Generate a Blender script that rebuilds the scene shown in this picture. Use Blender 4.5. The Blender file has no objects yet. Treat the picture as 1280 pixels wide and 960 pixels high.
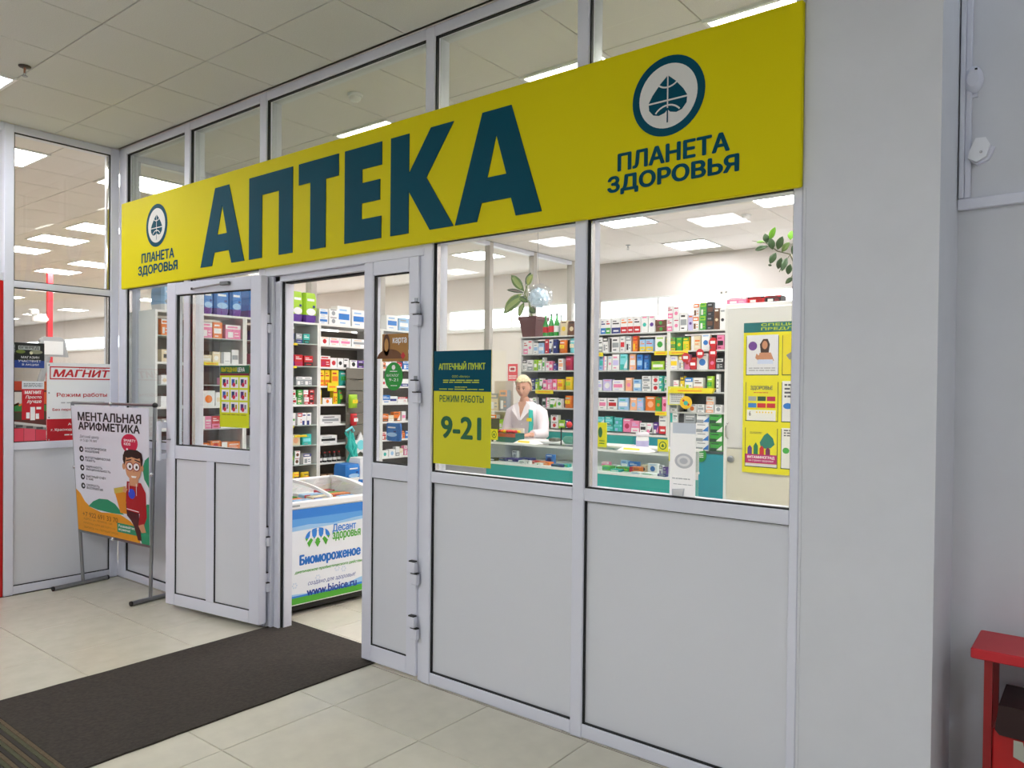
import bpy, math, random
from mathutils import Vector, Matrix
random.seed(7)
R = math.radians
S = bpy.context.scene
# ------------------------------------------------------------------ camera, world, exposure
CAM = Vector((6.4211, -2.9063, 1.6)); YAW, PITCH, ROLL, FOC, PPY = 0.6681, -0.0118, 0.0103, 950.3, 493.93
fw = Vector((-math.sin(YAW)*math.cos(PITCH), math.cos(YAW)*math.cos(PITCH), math.sin(PITCH)))
r0 = Vector((math.cos(YAW), math.sin(YAW), 0)); u0_ = r0.cross(fw)
rt = r0*math.cos(ROLL)+u0_*math.sin(ROLL); upv = -r0*math.sin(ROLL)+u0_*math.cos(ROLL)
cd = bpy.data.cameras.new('camera'); cam = bpy.data.objects.new('camera', cd); S.collection.objects.link(cam)
M = Matrix((rt, upv, -fw)).transposed().to_4x4(); M.translation = CAM; cam.matrix_world = M
cd.sensor_width = 36; cd.lens = FOC/1280*36; cd.shift_y = (PPY-480)/1280; cd.clip_start = .05; cd.clip_end = 200
S.camera = cam
w = bpy.data.worlds.new('world'); S.world = w; w.use_nodes = True
w.node_tree.nodes['Background'].inputs[0].default_value = (.75, .85, 1, 1); w.node_tree.nodes['Background'].inputs[1].default_value = .6
S.view_settings.view_transform = 'Standard'; S.view_settings.look = 'None'; S.view_settings.gamma = 1
S.view_settings.use_curve_mapping = False
S.view_settings.exposure = 1.2
S.cycles.use_denoising = True; S.cycles.max_bounces = 8; S.cycles.transparent_max_bounces = 24
S.cycles.caustics_reflective = False; S.cycles.caustics_refractive = False; S.cycles.sample_clamp_indirect = 4
PANEL_IN, PANEL_STORE, PANEL_LOBBY, DAY = 10.8, 13.0, 10.8, 2.2

def ray(u, v): return fw+rt*((u-640)/FOC)-upv*((v-PPY)/FOC)
def at(ax, val, u, v):                      # pixel of the photograph -> point on the plane coordinate[ax] = val
    d = ray(u, v); return CAM+d*((val-CAM[ax])/d[ax])
def ax_(v, u, w): return at(0, v, u, w)
def ay_(v, u, w): return at(1, v, u, w)
def az_(v, u, w): return at(2, v, u, w)

# ------------------------------------------------------------------ materials
def lin(h):
    h = h.lstrip('#'); c = [int(h[i:i+2], 16)/255 for i in (0, 2, 4)]
    return tuple(x/12.92 if x <= .04045 else ((x+.055)/1.055)**2.4 for x in c)+(1,)
MATS = {}
def mat(name, hexc, rough=.5, metal=0, emit=0, noise=0, nscale=30, bump=0, spec=.5, alpha=1, stretch=None):
    if name in MATS: return MATS[name]
    m = bpy.data.materials.new(name); m.use_nodes = True; nt = m.node_tree; b = nt.nodes['Principled BSDF']
    c = lin(hexc); b.inputs['Base Color'].default_value = c; b.inputs['Roughness'].default_value = rough
    b.inputs['Metallic'].default_value = metal; b.inputs['Specular IOR Level'].default_value = spec
    if emit: b.inputs['Emission Color'].default_value = c; b.inputs['Emission Strength'].default_value = emit
    if alpha < 1: b.inputs['Alpha'].default_value = alpha
    if noise or bump:
        tc = nt.nodes.new('ShaderNodeTexCoord'); n = nt.nodes.new('ShaderNodeTexNoise'); n.inputs['Scale'].default_value = nscale
        n.inputs['Detail'].default_value = 6
        if stretch:
            mp = nt.nodes.new('ShaderNodeMapping'); mp.inputs['Scale'].default_value = stretch
            nt.links.new(tc.outputs['Object'], mp.inputs[0]); nt.links.new(mp.outputs[0], n.inputs[0])
        else: nt.links.new(tc.outputs['Object'], n.inputs[0])
        if noise:
            r = nt.nodes.new('ShaderNodeValToRGB'); r.color_ramp.elements[0].position = .3; r.color_ramp.elements[1].position = .7
            r.color_ramp.elements[0].color = tuple(x*(1-noise) for x in c[:3])+(1,)
            r.color_ramp.elements[1].color = tuple(min(1, x*(1+noise)) for x in c[:3])+(1,)
            nt.links.new(n.outputs[0], r.inputs[0]); nt.links.new(r.outputs[0], b.inputs['Base Color'])
        if bump:
            bp = nt.nodes.new('ShaderNodeBump'); bp.inputs['Strength'].default_value = bump; bp.inputs['Distance'].default_value = .004
            nt.links.new(n.outputs[0], bp.inputs['Height']); nt.links.new(bp.outputs[0], b.inputs['Normal'])
    MATS[name] = m; return m
def glass(name, tint=(.97, .985, .975), k=.9, base=.02):
    if name in MATS: return MATS[name]
    m = bpy.data.materials.new(name); m.use_nodes = True; nt = m.node_tree; nt.nodes.remove(nt.nodes['Principled BSDF'])
    o = nt.nodes['Material Output']; t = nt.nodes.new('ShaderNodeBsdfTransparent'); t.inputs[0].default_value = (*tint, 1)
    g = nt.nodes.new('ShaderNodeBsdfGlossy'); g.inputs['Roughness'].default_value = .01
    f = nt.nodes.new('ShaderNodeFresnel'); f.inputs[0].default_value = 1.5
    mu = nt.nodes.new('ShaderNodeMath'); mu.operation = 'MULTIPLY_ADD'; mu.inputs[1].default_value = k; mu.inputs[2].default_value = base
    mx = nt.nodes.new('ShaderNodeMixShader'); nt.links.new(f.outputs[0], mu.inputs[0])
    ge = nt.nodes.new('ShaderNodeNewGeometry'); sb = nt.nodes.new('ShaderNodeMath'); sb.operation = 'SUBTRACT'; sb.inputs[0].default_value = 1
    m2 = nt.nodes.new('ShaderNodeMath'); m2.operation = 'MULTIPLY'; nt.links.new(ge.outputs['Backfacing'], sb.inputs[1])
    nt.links.new(mu.outputs[0], m2.inputs[0]); nt.links.new(sb.outputs[0], m2.inputs[1]); nt.links.new(m2.outputs[0], mx.inputs[0])
    nt.links.new(t.outputs[0], mx.inputs[1]); nt.links.new(g.outputs[0], mx.inputs[2]); nt.links.new(mx.outputs[0], o.inputs[0])
    MATS[name] = m; return m
def C(h, rough=.5, **k): return mat('paint_'+h.strip('#')+('_r%d' % int(rough*10)), h, rough, **k)
pvc = mat('white_pvc', '#dfe1ec', .35); pvcp = mat('white_pvc_panel', '#dcdee4', .4)
gask = mat('black_gasket', '#0d0f10', .6); wallw = mat('white_plaster', '#d8dadf', .8, noise=.02, nscale=6, bump=.05)
wallin = mat('interior_wall', '#eae4e2', .8, noise=.02, nscale=4)
steel = mat('brushed_steel', '#9a9da0', .3, 1); chrome = mat('chrome', '#c8c8c8', .15, 1)
gl = glass('window_glass'); glt = glass('transom_glass', (.80, .83, .78), .9, .03); gl2 = glass('display_glass', (.95, .98, .97), .6, .01)
tilec = mat('ceiling_tile', '#d2d2ce', .95, noise=.05, nscale=160, bump=.25)
tilecin = mat('ceiling_tile_indoors', '#e6e0de', .95, noise=.04, nscale=160, bump=.2)
grid = mat('ceiling_grid', '#aeaaa0', .6); grout = mat('grout', '#75736b', .9)
def tile_floor_mat(name, hexc):
    m = mat(name, hexc, .22, noise=.05, nscale=9, spec=.5); return m
tfl = tile_floor_mat('floor_tile', '#c9c5b2'); tfl2 = tile_floor_mat('floor_tile_shop', '#d2ccbb')
black = C('#141414'); white = C('#f2f2f2', .4); red = mat('red_metal', '#b01218', .35, noise=.03, nscale=8)
yellow = mat('sign_yellow', '#dccf00', .6, spec=.15); teal = mat('sign_teal', '#004a5e', .6, spec=.12); tealc = mat('cabinet_teal', '#2aa39c', .35, noise=.03, nscale=5)
greyc = mat('grey_laminate', '#b4b6bc', .4); cabw = mat('cabinet_white', '#e9e9e6', .4); slate = mat('dark_back', '#565b5b', .6)
panel_in = mat('lamp_panel_shop', '#fffafa', .5, emit=PANEL_IN); panel_st = mat('lamp_panel_store', '#fff9f4', .5, emit=PANEL_STORE)
panel_lo = mat('lamp_panel_lobby', '#f6f8ff', .5, emit=PANEL_LOBBY); dayl = mat('daylight_window', '#f8fbff', .5, emit=DAY)

# ------------------------------------------------------------------ mesh building
CUR = S.collection
class MB:
    def __init__(s): s.v = []; s.f = []; s.m = []; s.mats = []; s.sm = []
    def mi(s, m):
        if m not in s.mats: s.mats.append(m)
        return s.mats.index(m)
    def add(s, vs, fs, m, smooth=False):
        o = len(s.v); i = s.mi(m); s.v += [tuple(p) for p in vs]
        for f in fs: s.f.append([a+o for a in f]); s.m.append(i); s.sm.append(smooth)
        return s
    def box(s, x0, x1, y0, y1, z0, z1, m, bev=0):
        if bev:
            b = min(bev, (x1-x0)*.45, (y1-y0)*.45, (z1-z0)*.45)
            prof = [(x0+b, y0), (x1-b, y0), (x1, y0+b), (x1, y1-b), (x1-b, y1), (x0+b, y1), (x0, y1-b), (x0, y0+b)]
            cx, cy = (x0+x1)/2, (y0+y1)/2
            def sh(p): return (p[0]+(b if p[0] < cx else -b)*.8, p[1]+(b if p[1] < cy else -b)*.8)
            rings = [[(*sh(p), z0) for p in prof], [(*p, z0+b) for p in prof], [(*p, z1-b) for p in prof], [(*sh(p), z1) for p in prof]]
            return s.loft(rings, m, True)
        vs = [(x, y, z) for z in (z0, z1) for y in (y0, y1) for x in (x0, x1)]
        return s.add(vs, [(0, 2, 3, 1), (4, 5, 7, 6), (0, 1, 5, 4), (2, 6, 7, 3), (0, 4, 6, 2), (1, 3, 7, 5)], m)
    def loft(s, rings, m, cap=True, smooth=False, close=True):
        n = len(rings[0]); vs = [p for r in rings for p in r]; fs = []
        for k in range(len(rings)-1):
            for i in range(n if close else n-1):
                j = (i+1) % n; fs.append((k*n+i, k*n+j, (k+1)*n+j, (k+1)*n+i))
        s.add(vs, fs, m, smooth)
        if cap:
            s.add(rings[0], [tuple(range(n))[::-1]], m); s.add(rings[-1], [tuple(range(n))], m)
        return s
    def tube(s, pts, r, m, n=8, smooth=True):
        pts = [Vector(p) for p in pts]; rs = r if isinstance(r, (list, tuple)) else [r]*len(pts); rings = []
        a = None
        for i, p in enumerate(pts):
            d = (pts[min(i+1, len(pts)-1)]-pts[max(i-1, 0)]).normalized()
            if a is None: a = d.cross(Vector((0, 0, 1)) if abs(d.z) < .9 else Vector((1, 0, 0))).normalized()
            else: a = (a-d*a.dot(d)).normalized()
            b = d.cross(a)
            rings.append([tuple(p+a*(rs[i]*math.cos(2*math.pi*k/n))+b*(rs[i]*math.sin(2*math.pi*k/n))) for k in range(n)])
        return s.loft(rings, m, True, smooth)
    def lathe(s, prof, m, c=(0, 0, 0), n=12, smooth=True):
        rings = [[(c[0]+r*math.cos(2*math.pi*k/n), c[1]+r*math.sin(2*math.pi*k/n), c[2]+z) for k in range(n)] for r, z in prof]
        return s.loft(rings, m, True, smooth)
    def sphere(s, c, r, m, n=12, k=8, sc=(1, 1, 1)):
        rings = []
        for i in range(k+1):
            t = math.pi*(.02+.96*i/k)-math.pi/2
            rings.append([(c[0]+sc[0]*r*math.cos(t)*math.cos(2*math.pi*j/n), c[1]+sc[1]*r*math.cos(t)*math.sin(2*math.pi*j/n), c[2]+sc[2]*r*math.sin(t)) for j in range(n)])
        return s.loft(rings, m, True, True)
    def prism(s, pts, y0, y1, m):               # outline in XZ, extruded along Y
        n = len(pts)
        a = [(p[0], y0, p[1]) for p in pts]; b = [(p[0], y1, p[1]) for p in pts]
        return s.add(a+b, [tuple(range(n)), tuple(range(2*n-1, n-1, -1))]+[(i, i+n, (i+1) % n+n, (i+1) % n) for i in range(n)], m)
    def build(s, name, parent=None, loc=(0, 0, 0), rz=0, **tags):
        me = bpy.data.meshes.new(name); me.from_pydata(s.v, [], s.f)
        for m in s.mats: me.materials.append(m)
        me.polygons.foreach_set('material_index', s.m); me.polygons.foreach_set('use_smooth', s.sm); me.update()
        o = bpy.data.objects.new(name, me); CUR.objects.link(o); o.location = loc; o.rotation_euler = (0, 0, rz)
        if parent: o.parent = parent
        for k, v in tags.items(): o[k] = v
        return o
def thing(name, label, cat, loc=(0, 0, 0), rz=0, group=None):
    o = bpy.data.objects.new(name, None); CUR.objects.link(o); o.location = loc; o.rotation_euler = (0, 0, rz); o.empty_display_size = .1
    o['label'] = label; o['category'] = cat
    if group: o['group'] = group
    return o
def struct(name, loc=(0, 0, 0), rz=0):
    o = bpy.data.objects.new(name, None); CUR.objects.link(o); o.location = loc; o.rotation_euler = (0, 0, rz); o['kind'] = 'structure'; return o
def bx(name, parent, x0, x1, y0, y1, z0, z1, m, bev=0, **t): return MB().box(x0, x1, y0, y1, z0, z1, m, bev).build(name, parent, **t)
def inst(src, name, parent, loc=(0, 0, 0), rz=0):
    o = bpy.data.objects.new(name, src.data if hasattr(src, 'data') else src); CUR.objects.link(o); o.location = loc; o.rotation_euler = (0, 0, rz)
    if parent: o.parent = parent
    return o

TXT = {}
def glyphs(s, bold=.02, lh=1.0, align='LEFT', shear=0, space=1.0):
    k = (s, bold, lh, align, shear, space)
    if k in TXT: return TXT[k]
    cu = bpy.data.curves.new('lettering', 'FONT'); cu.body = s; cu.offset = 0; cu.resolution_u = 2; cu.space_line = lh; cu.align_x = align
    cu.shear = shear; cu.space_character = space
    o = bpy.data.objects.new('lettering', cu); CUR.objects.link(o); dg = bpy.context.evaluated_depsgraph_get()
    cv = o.evaluated_get(dg).to_curve(dg); loops = []
    for sp in cv.splines:
        bp = sp.bezier_points; n = len(bp); P_ = []
        if n < 2: continue
        for i in range(n):
            p0, h0, h1, p1 = bp[i].co, bp[i].handle_right, bp[(i+1) % n].handle_left, bp[(i+1) % n].co
            ch = (p1-p0).length; st = 1 if ((h0-p0).cross(p1-p0)).length < 1e-4*max(ch, 1e-6)+1e-7 and ((h1-p1).cross(p1-p0)).length < 1e-4*max(ch, 1e-6)+1e-7 else 4
            for q in range(st):
                t_ = q/st; c_ = p0*(1-t_)**3+h0*3*t_*(1-t_)**2+h1*3*t_*t_*(1-t_)+p1*t_**3; P_.append((c_.x, c_.y))
        P_ = [p for i, p in enumerate(P_) if abs(p[0]-P_[i-1][0])+abs(p[1]-P_[i-1][1]) > 1e-6]
        if len(P_) > 2: loops.append((sum(P_[i-1][0]*P_[i][1]-P_[i][0]*P_[i-1][1] for i in range(len(P_)))/2, P_))
    bpy.data.objects.remove(o); bpy.data.curves.remove(cu); vs, fs = [], []
    def inside(p, L):
        r_ = False
        for i in range(len(L)):
            (x1, y1), (x2, y2) = L[i-1], L[i]
            if (y1 > p[1]) != (y2 > p[1]) and p[0] < (x2-x1)*(p[1]-y1)/(y2-y1)+x1: r_ = not r_
        return r_
    if loops:
        from mathutils.geometry import delaunay_2d_cdt
        pv, pe = [], []
        for _, L in loops:
            o_ = len(pv); pv += [Vector(q) for q in L]; pe += [(o_+i, o_+(i+1) % len(L)) for i in range(len(L))]
        ov, _, of, *_r = delaunay_2d_cdt(pv, pe, [], 0, 1e-7); vs = [(q.x, q.y) for q in ov]
        for f in of:
            cx, cy = sum(ov[i].x for i in f)/len(f), sum(ov[i].y for i in f)/len(f); wn = 0
            for _, L in loops:
                for i in range(len(L)):
                    (x1, y1), (x2, y2) = L[i-1], L[i]
                    if (y1 > cy) != (y2 > cy) and cx < (x2-x1)*(cy-y1)/(y2-y1)+x1: wn += 1 if y2 > y1 else -1
            if wn: fs.append(tuple(f))
        us = sorted({i for f in fs for i in f}); mp = {k_: i for i, k_ in enumerate(us)}; vs = [vs[i] for i in us]; fs = [tuple(mp[i] for i in f) for f in fs]
    if not vs: vs, fs = [(0, 0), (1, 0), (1, 1)], [(0, 1, 2)]
    x0 = min(v[0] for v in vs); x1 = max(v[0] for v in vs); y0 = min(v[1] for v in vs); y1 = max(v[1] for v in vs)
    TXT[k] = ([((a-x0)/(x1-x0), (b-y0)/(y1-y0)) for a, b in vs], fs, (x1-x0)/(y1-y0)); return TXT[k]
class Sheet:
    """flat printed sheet: origin O (bottom-left), U to the right, V up; print lies on it in thin layers"""
    def __init__(s, O, U, V, base=None, thick=.002):
        s.O, s.U, s.V = Vector(O), Vector(U), Vector(V); s.N = s.U.cross(s.V).normalized(); s.mb = MB(); s.t = thick; s.K = Vector((0, 0, 0))
        if base: s.slab(base)
    def p(s, u, v, l=0): return s.U*u+s.V*v+s.K*(u*v)+s.N*(l*.0005)
    def slab(s, m):
        a = [s.p(*q) for q in ((0, 0), (1, 0), (1, 1), (0, 1))]; b = [q-s.N*s.t for q in a]
        s.mb.add(a+b, [(0, 1, 2, 3), (7, 6, 5, 4), (0, 4, 5, 1), (1, 5, 6, 2), (2, 6, 7, 3), (3, 7, 4, 0)], m)
    def poly(s, pts, m, l=1): s.mb.add([s.p(a, b, l) for a, b in pts], [tuple(range(len(pts)))], m); return s
    def rect(s, u0, v0, u1, v1, m, l=1): return s.poly([(u0, v0), (u1, v0), (u1, v1), (u0, v1)], m, l)
    def disc(s, cu, cv, ru, rv, m, l=1, n=24, a0=0, a1=360):
        return s.poly([(cu+ru*math.cos(R(a0+(a1-a0)*k/(n-(0 if a1-a0 >= 360 else 1)))), cv+rv*math.sin(R(a0+(a1-a0)*k/(n-(0 if a1-a0 >= 360 else 1))))) for k in range(n)], m, l)
    def text(s, t, u0, v0, u1, v1, m, l=2, bold=.02, **k):
        vs, fs, a = glyphs(t, bold, **k)
        e = bold*1.1; du = e*abs(v1-v0)*s.V.length/s.U.length/max(1, t.count('\n')+1); dv = e*abs(v1-v0)*.6/max(1, t.count('\n')+1)
        for k_, (p_, q_) in enumerate(((0, 0),) if bold < .015 or (v1-v0)*s.V.length < .02 else ((-1, 0), (1, 0), (-.5, 1), (.5, -1), (.5, 1), (-.5, -1))):
            s.mb.add([s.p(u0+(u1-u0)*x+p_*du, v0+(v1-v0)*y+q_*dv, l+k_*.05) for x, y in vs], fs, m)
        return s
    def lines(s, u0, v0, u1, v1, n, m, l=2):        # rows of print too small to read
        h = (v1-v0)/n; rr = random.Random(int(u0*1000)+n)
        for i in range(n):
            a = u0
            while a < u1:
                b = min(u1, a+(u1-u0)*rr.uniform(.08, .25)); s.rect(a, v0+h*i+h*.25, b, v0+h*i+h*.75, m, l); a = b+(u1-u0)*.03
        return s
    def build(s, name, parent=None, **t):
        if parent: return s.mb.build(name, parent, loc=tuple(s.O), **t)
        return s.mb.build(name, loc=tuple(s.O), **t)
def sheet_y(y, px, base, thick=.002):     # px = top-left, top-right, bottom-left pixels on a plane y = const facing the camera side
    a, b, c = [ay_(y, *q) for q in px]
    return Sheet((a.x, y, c.z), (b.x-a.x, 0, 0), (0, 0, a.z-c.z), base, thick)
def tag(o, label, cat, group=None):
    o['label'] = label; o['category'] = cat
    if group: o['group'] = group
    return o

# ================================================================== THE SETTING
ZC = 3.507; D = .12            # ceiling height, depth of the glazed frames
XC = [0, .12, 1.0275, 1.1045, 1.986, 2.06, 3.5155, 3.581, 4.484, 4.547, 5.4676, 5.51]
# ---- floors
def tiles(parent, name, xs, ys, z, th, gap, m, up=True, skip=None, crop=None):
    cache = {}
    for x0, x1 in zip(xs[:-1], xs[1:]):
        for y0, y1 in zip(ys[:-1], ys[1:]):
            if skip and skip(x0, x1, y0, y1): continue
            w_, h_ = round(x1-x0, 4), round(y1-y0, 4)
            if (w_, h_) not in cache:
                b = MB(); g = gap/2
                e = .0015
                z0, z1 = (0, th) if up else (0, -th)
                q = lambda k, zz: [(g+k, g+k, zz), (w_-g-k, g+k, zz), (w_-g-k, h_-g-k, zz), (g+k, h_-g-k, zz)]
                r_ = [q(0, z0), q(0, z1*.6), q(e, z1)]
                if not up: r_ = [list(reversed(q(0, z0))), list(reversed(q(0, z1*.6))), list(reversed(q(e, z1)))]
                b.loft(r_, m, True); o = b.build(name, parent, (x0, y0, z)); cache[(w_, h_)] = o
            else: inst(cache[(w_, h_)], name, parent, (x0, y0, z+random.uniform(-.0002, .0002)))
fx = [3.4012+.5938*k for k in range(-6, 6)]; fx = [.01]+[x for x in fx if x > .02]
fy = [-4.13, -3.52, -2.91]+[-.4854-.6075*k for k in (3, 2, 1, 0)]+[-.004]
fl = struct('floor'); bx('screed', fl, -.6, 9.5, -8, -.001, -.1, -.006, grout)
bx('screed', fl, -26.5, 9.5, 0, 8, -.1, -.006, grout); bx('screed', fl, -26.5, -.6, -8, 0, -.1, -.006, grout)
tiles(fl, 'floor_tile', fx, fy, -.006, .006, .004, tfl)
bx('far_tiling', fl, fx[-1], 9, -7.9, -.004, -.006, 0, tfl).__setitem__('kind', 'stuff')
bx('far_tiling', fl, .01, fx[-1], -7.9, fy[0], -.006, 0, tfl).__setitem__('kind', 'stuff')
ix = [.02]+[.04+.4*k for k in range(1, 11)]+[4.44, 4.84, 5.24, 5.64, 5.9]; iy = [.005]+[.22+.4*k for k in range(0, 6)]+[2.62]
tiles(fl, 'shop_floor_tile', ix, iy, -.006, .006, .004, tfl2)
bx('far_tiling', fl, .02, 5.9, 2.62, 7.2, -.006, 0, tfl2).__setitem__('kind', 'stuff')
bx('far_tiling', fl, -26, -.1, -5.9, 7.2, -.006, 0, tfl2).__setitem__('kind', 'stuff')
# ---- ceilings
def lamp_cells(cells): return lambda x0, x1, y0, y1: any(abs((x0+x1)/2-a) < .3 and abs((y0+y1)/2-b) < .3 for a, b in cells)
PCX = [-.02]+[.52+.6*k for k in range(0, 9)]+[5.9]; PCY = [.0, .2]+[.8+.6*k for k in range(0, 10)]+[7.2]
shop_l = [(x, y) for x in (2.02, 3.82, .22+.0) for y in (1.1, 2.9, 4.7, 6.5)]
shop_l = [(2.02, 1.1), (3.82, 1.1), (2.02, 2.9), (3.82, 2.9), (2.02, 4.7), (3.82, 4.7), (2.02, 6.5), (5.02, 2.9), (5.02, 4.7), (5.02, 1.1)]
ce = struct('ceiling'); bx('ceiling_grid', ce, -.05, 5.95, -.02, 7.3, ZC+.004, ZC+.05, grid)
tiles(ce, 'ceiling_tile', PCX, PCY, ZC+.004, .006, .006, tilecin, False, lamp_cells(shop_l))
LCX = [0, .39]+[.98+.6*k for k in range(0, 11)]; LCY = [-.49-.585*k for k in (5, 4, 3, 2, 1, 0)]+[-.02]
lobby_l = [(.685, -1.367), (.685, -3.7), (2.9, -5.2), (5.3, -5.2), (2.9, -3.7), (5.3, -3.7), (7.7, -3.7), (8.4, -2.6), (.685, -5.2)]  # second to last panel is added out of view to brighten the right recess
cl = struct('ceiling'); bx('ceiling_grid', cl, -.05, 9, -8, -.0, ZC+.004, ZC+.05, grid)
tiles(cl, 'ceiling_tile', LCX, LCY, ZC+.004, .006, .006, tilec, False, lamp_cells(lobby_l))
bx('far_ceiling', cl, 0, 9, -7.9, LCY[0], ZC-.002, ZC+.004, tilec).__setitem__('kind', 'stuff')
store_l = [(-.9, .6), (-.9, -.585), (-3.49, 1.335), (-4.7, 1.335), (-5.96, 1.335), (-6.55, 2.55), (-7.9, 2.55), (-4.25, 5.35), (-6.0, 5.1), (-.86, 5.5),
           (-11, 3.5), (-13.2, 3.5), (-15.2, 5.7), (-17.6, 5.7), (-20, 5.7), (-11, 5.7), (-8.5, 5.7), (-2.8, -2.5), (-5.5, -2.5), (-2.6, 3.4), (-8.5, -1), (-12, 0), (-16, 1), (-20, 1), (-16, -3)]
SCX = [-.6*k for k in range(15, -1, -1)]; SCX = [x-.0 for x in SCX]; SCY = [-1.5+.6*k for k in range(0, 10)]
cs = struct('ceiling'); bx('ceiling_grid', cs, -26.5, -.05, -6, 7.3, ZC+.004, ZC+.05, grid)
tiles(cs, 'ceiling_tile', SCX, SCY, ZC+.004, .006, .006, tilecin, False, None)
bx('far_ceiling', cs, -26, -9, -6, 7.3, ZC-.002, ZC+.003, tilecin).__setitem__('kind', 'stuff')
bx('far_ceiling', cs, -9, -.06, 3.9, 7.3, ZC-.002, ZC+.003, tilecin).__setitem__('kind', 'stuff')
bx('far_ceiling', cs, -9, -.06, -6, -1.5, ZC-.002, ZC+.003, tilecin).__setitem__('kind', 'stuff')
# ---- ceiling lamps
def lamp(cells, m, where, grp, z=ZC):
    src = None
    for i_, (x, y) in enumerate(cells):
        t = thing('ceiling_light', where(i_, x, y), 'ceiling light', (x, y, z), 0, grp)
        if not src:
            f = MB(); 
            for a in ((-.297, .297, -.297, -.275), (-.297, .297, .275, .297), (-.297, -.275, -.275, .275), (.275, .297, -.275, .275)): f.box(*a, -.014, .002, white)
            s1 = f.build('frame', t); s2 = MB().box(-.275, .275, -.275, .275, -.010, -.002, m).build('diffuser', t); src = (s1, s2)
        else: inst(src[0], 'frame', t); inst(src[1], 'diffuser', t)
OR = ['first', 'second', 'third', 'fourth', 'fifth', 'sixth', 'seventh', 'eighth', 'ninth', 'tenth', 'eleventh', 'twelfth', 'thirteenth', 'fourteenth', 'fifteenth', 'sixteenth', 'seventeenth', 'eighteenth', 'nineteenth', 'twentieth', 'twenty-first', 'twenty-second', 'twenty-third', 'twenty-fourth', 'twenty-fifth']
lamp(shop_l, panel_in, lambda i, x, y: 'square glowing pharmacy ceiling panel, %s row from the shop front, %s column' % (OR[int((y-1)/1.8)], 'left' if x < 2.5 else 'middle' if x < 4 else 'right'), 'ceiling panels of the pharmacy')
store_l.sort(key=lambda c: math.hypot(c[0], c[1]))
lamp(store_l, panel_st, lambda i, x, y: 'square glowing store ceiling panel beyond the left glass wall, %s nearest to the corner' % OR[i], 'ceiling panels of the store')
lamp(lobby_l, panel_lo, lambda i, x, y: 'square glowing lobby ceiling panel at the upper left beside the sprinkler' if i == 0 else 'square glowing lobby ceiling panel, %s of the unseen ones behind the camera' % OR[i-1], 'ceiling panels of the lobby')
# ---- outer walls
bx('wall_back', None, -26, 6, 7.25, 7.4, 0, 2.58, wallin, kind='structure')
bx('wall_back', None, -26, 6, 7.25, 7.4, 2.955, 3.6, wallin, kind='structure')
k = 0
for a, b in ((-25.6, -20.2), (-19.8, -15), (-14.6, -10), (-9.6, -6.2), (-5.8, -3.25), (-3.05, -.2), (.16, 2.1), (2.2, 4.1), (4.2, 5.8)):
    k += 1; wn = struct('window_%d' % k, (0, 7.25, 0))
    bx('pane', wn, a, b, .06, .07, 2.6, 2.94, dayl)
    f = MB()
    for z in (2.58, 2.925): f.box(a-.03, b+.03, .0, .05, z, z+.03, white)
    f.build('window_frame', wn)
    bx('mullion', wn, (a+b)/2-.02, (a+b)/2+.02, .01, .05, 2.6, 2.93, white)
wb = MB()
xs = [-26, -25.6, -20.2, -19.8, -15, -14.6, -10, -9.6, -6.2, -5.8, -3.25, -3.05, -.2, .16, 2.1, 2.2, 4.1, 4.2, 5.8, 6]
for a, b in zip(xs[::2], xs[1::2]): wb.box(a, b, 7.25, 7.4, 2.58, 2.955, wallin)
wb.build('wall_back', kind='structure')
bx('window_sill', None, -26, 5.8, 7.19, 7.25, 2.54, 2.575, white, kind='structure')
bx('wall_right', None, 5.75, 5.9, .38, 7.3, 0, 3.55, wallin, kind='structure')
bx('wall_left', None, -26.2, -26, -6, 7.4, 0, 3.55, wallin, kind='structure')
bx('wall_front', None, -26, -.1, -6.2, -6, 0, 3.55, wallin, kind='structure')
bx('wall_lobby', None, -.1, 9, -8, -7.9, 0, 3.55, wallw, kind='structure')
bx('wall_lobby', None, 9, 9.1, -8, 1, 0, 3.55, wallw, kind='structure')
bx('wall_lobby', None, -.12, -.0, -7.9, -2.6, 0, 3.55, wallw, kind='structure')
# pier right of the shop front, recess beyond it, ledge and duct
bx('wall_pier', None, 5.505, 5.957, -.004, .38, 0, ZC+.02, wallw, kind='structure')
bx('wall_recess', None, 5.957, 9, .37, .5, 0, ZC+.02, wallw, kind='structure')
bx('trim_1', None, 5.958, 8.9, .345, .369, 2.272, 2.312, pvc, .003, kind='structure')
t2 = MB(); t2.box(5.962, 5.978, .335, .369, 2.313, ZC, pvc, .003); t2.box(5.9785, 5.998, .345, .369, 2.313, ZC, pvc, .003); t2.build('trim_2', kind='structure')
bx('trim_3', None, 5.51, 5.516, -.007, -.004, 0, 2.35, wallw, kind='structure')
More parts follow.
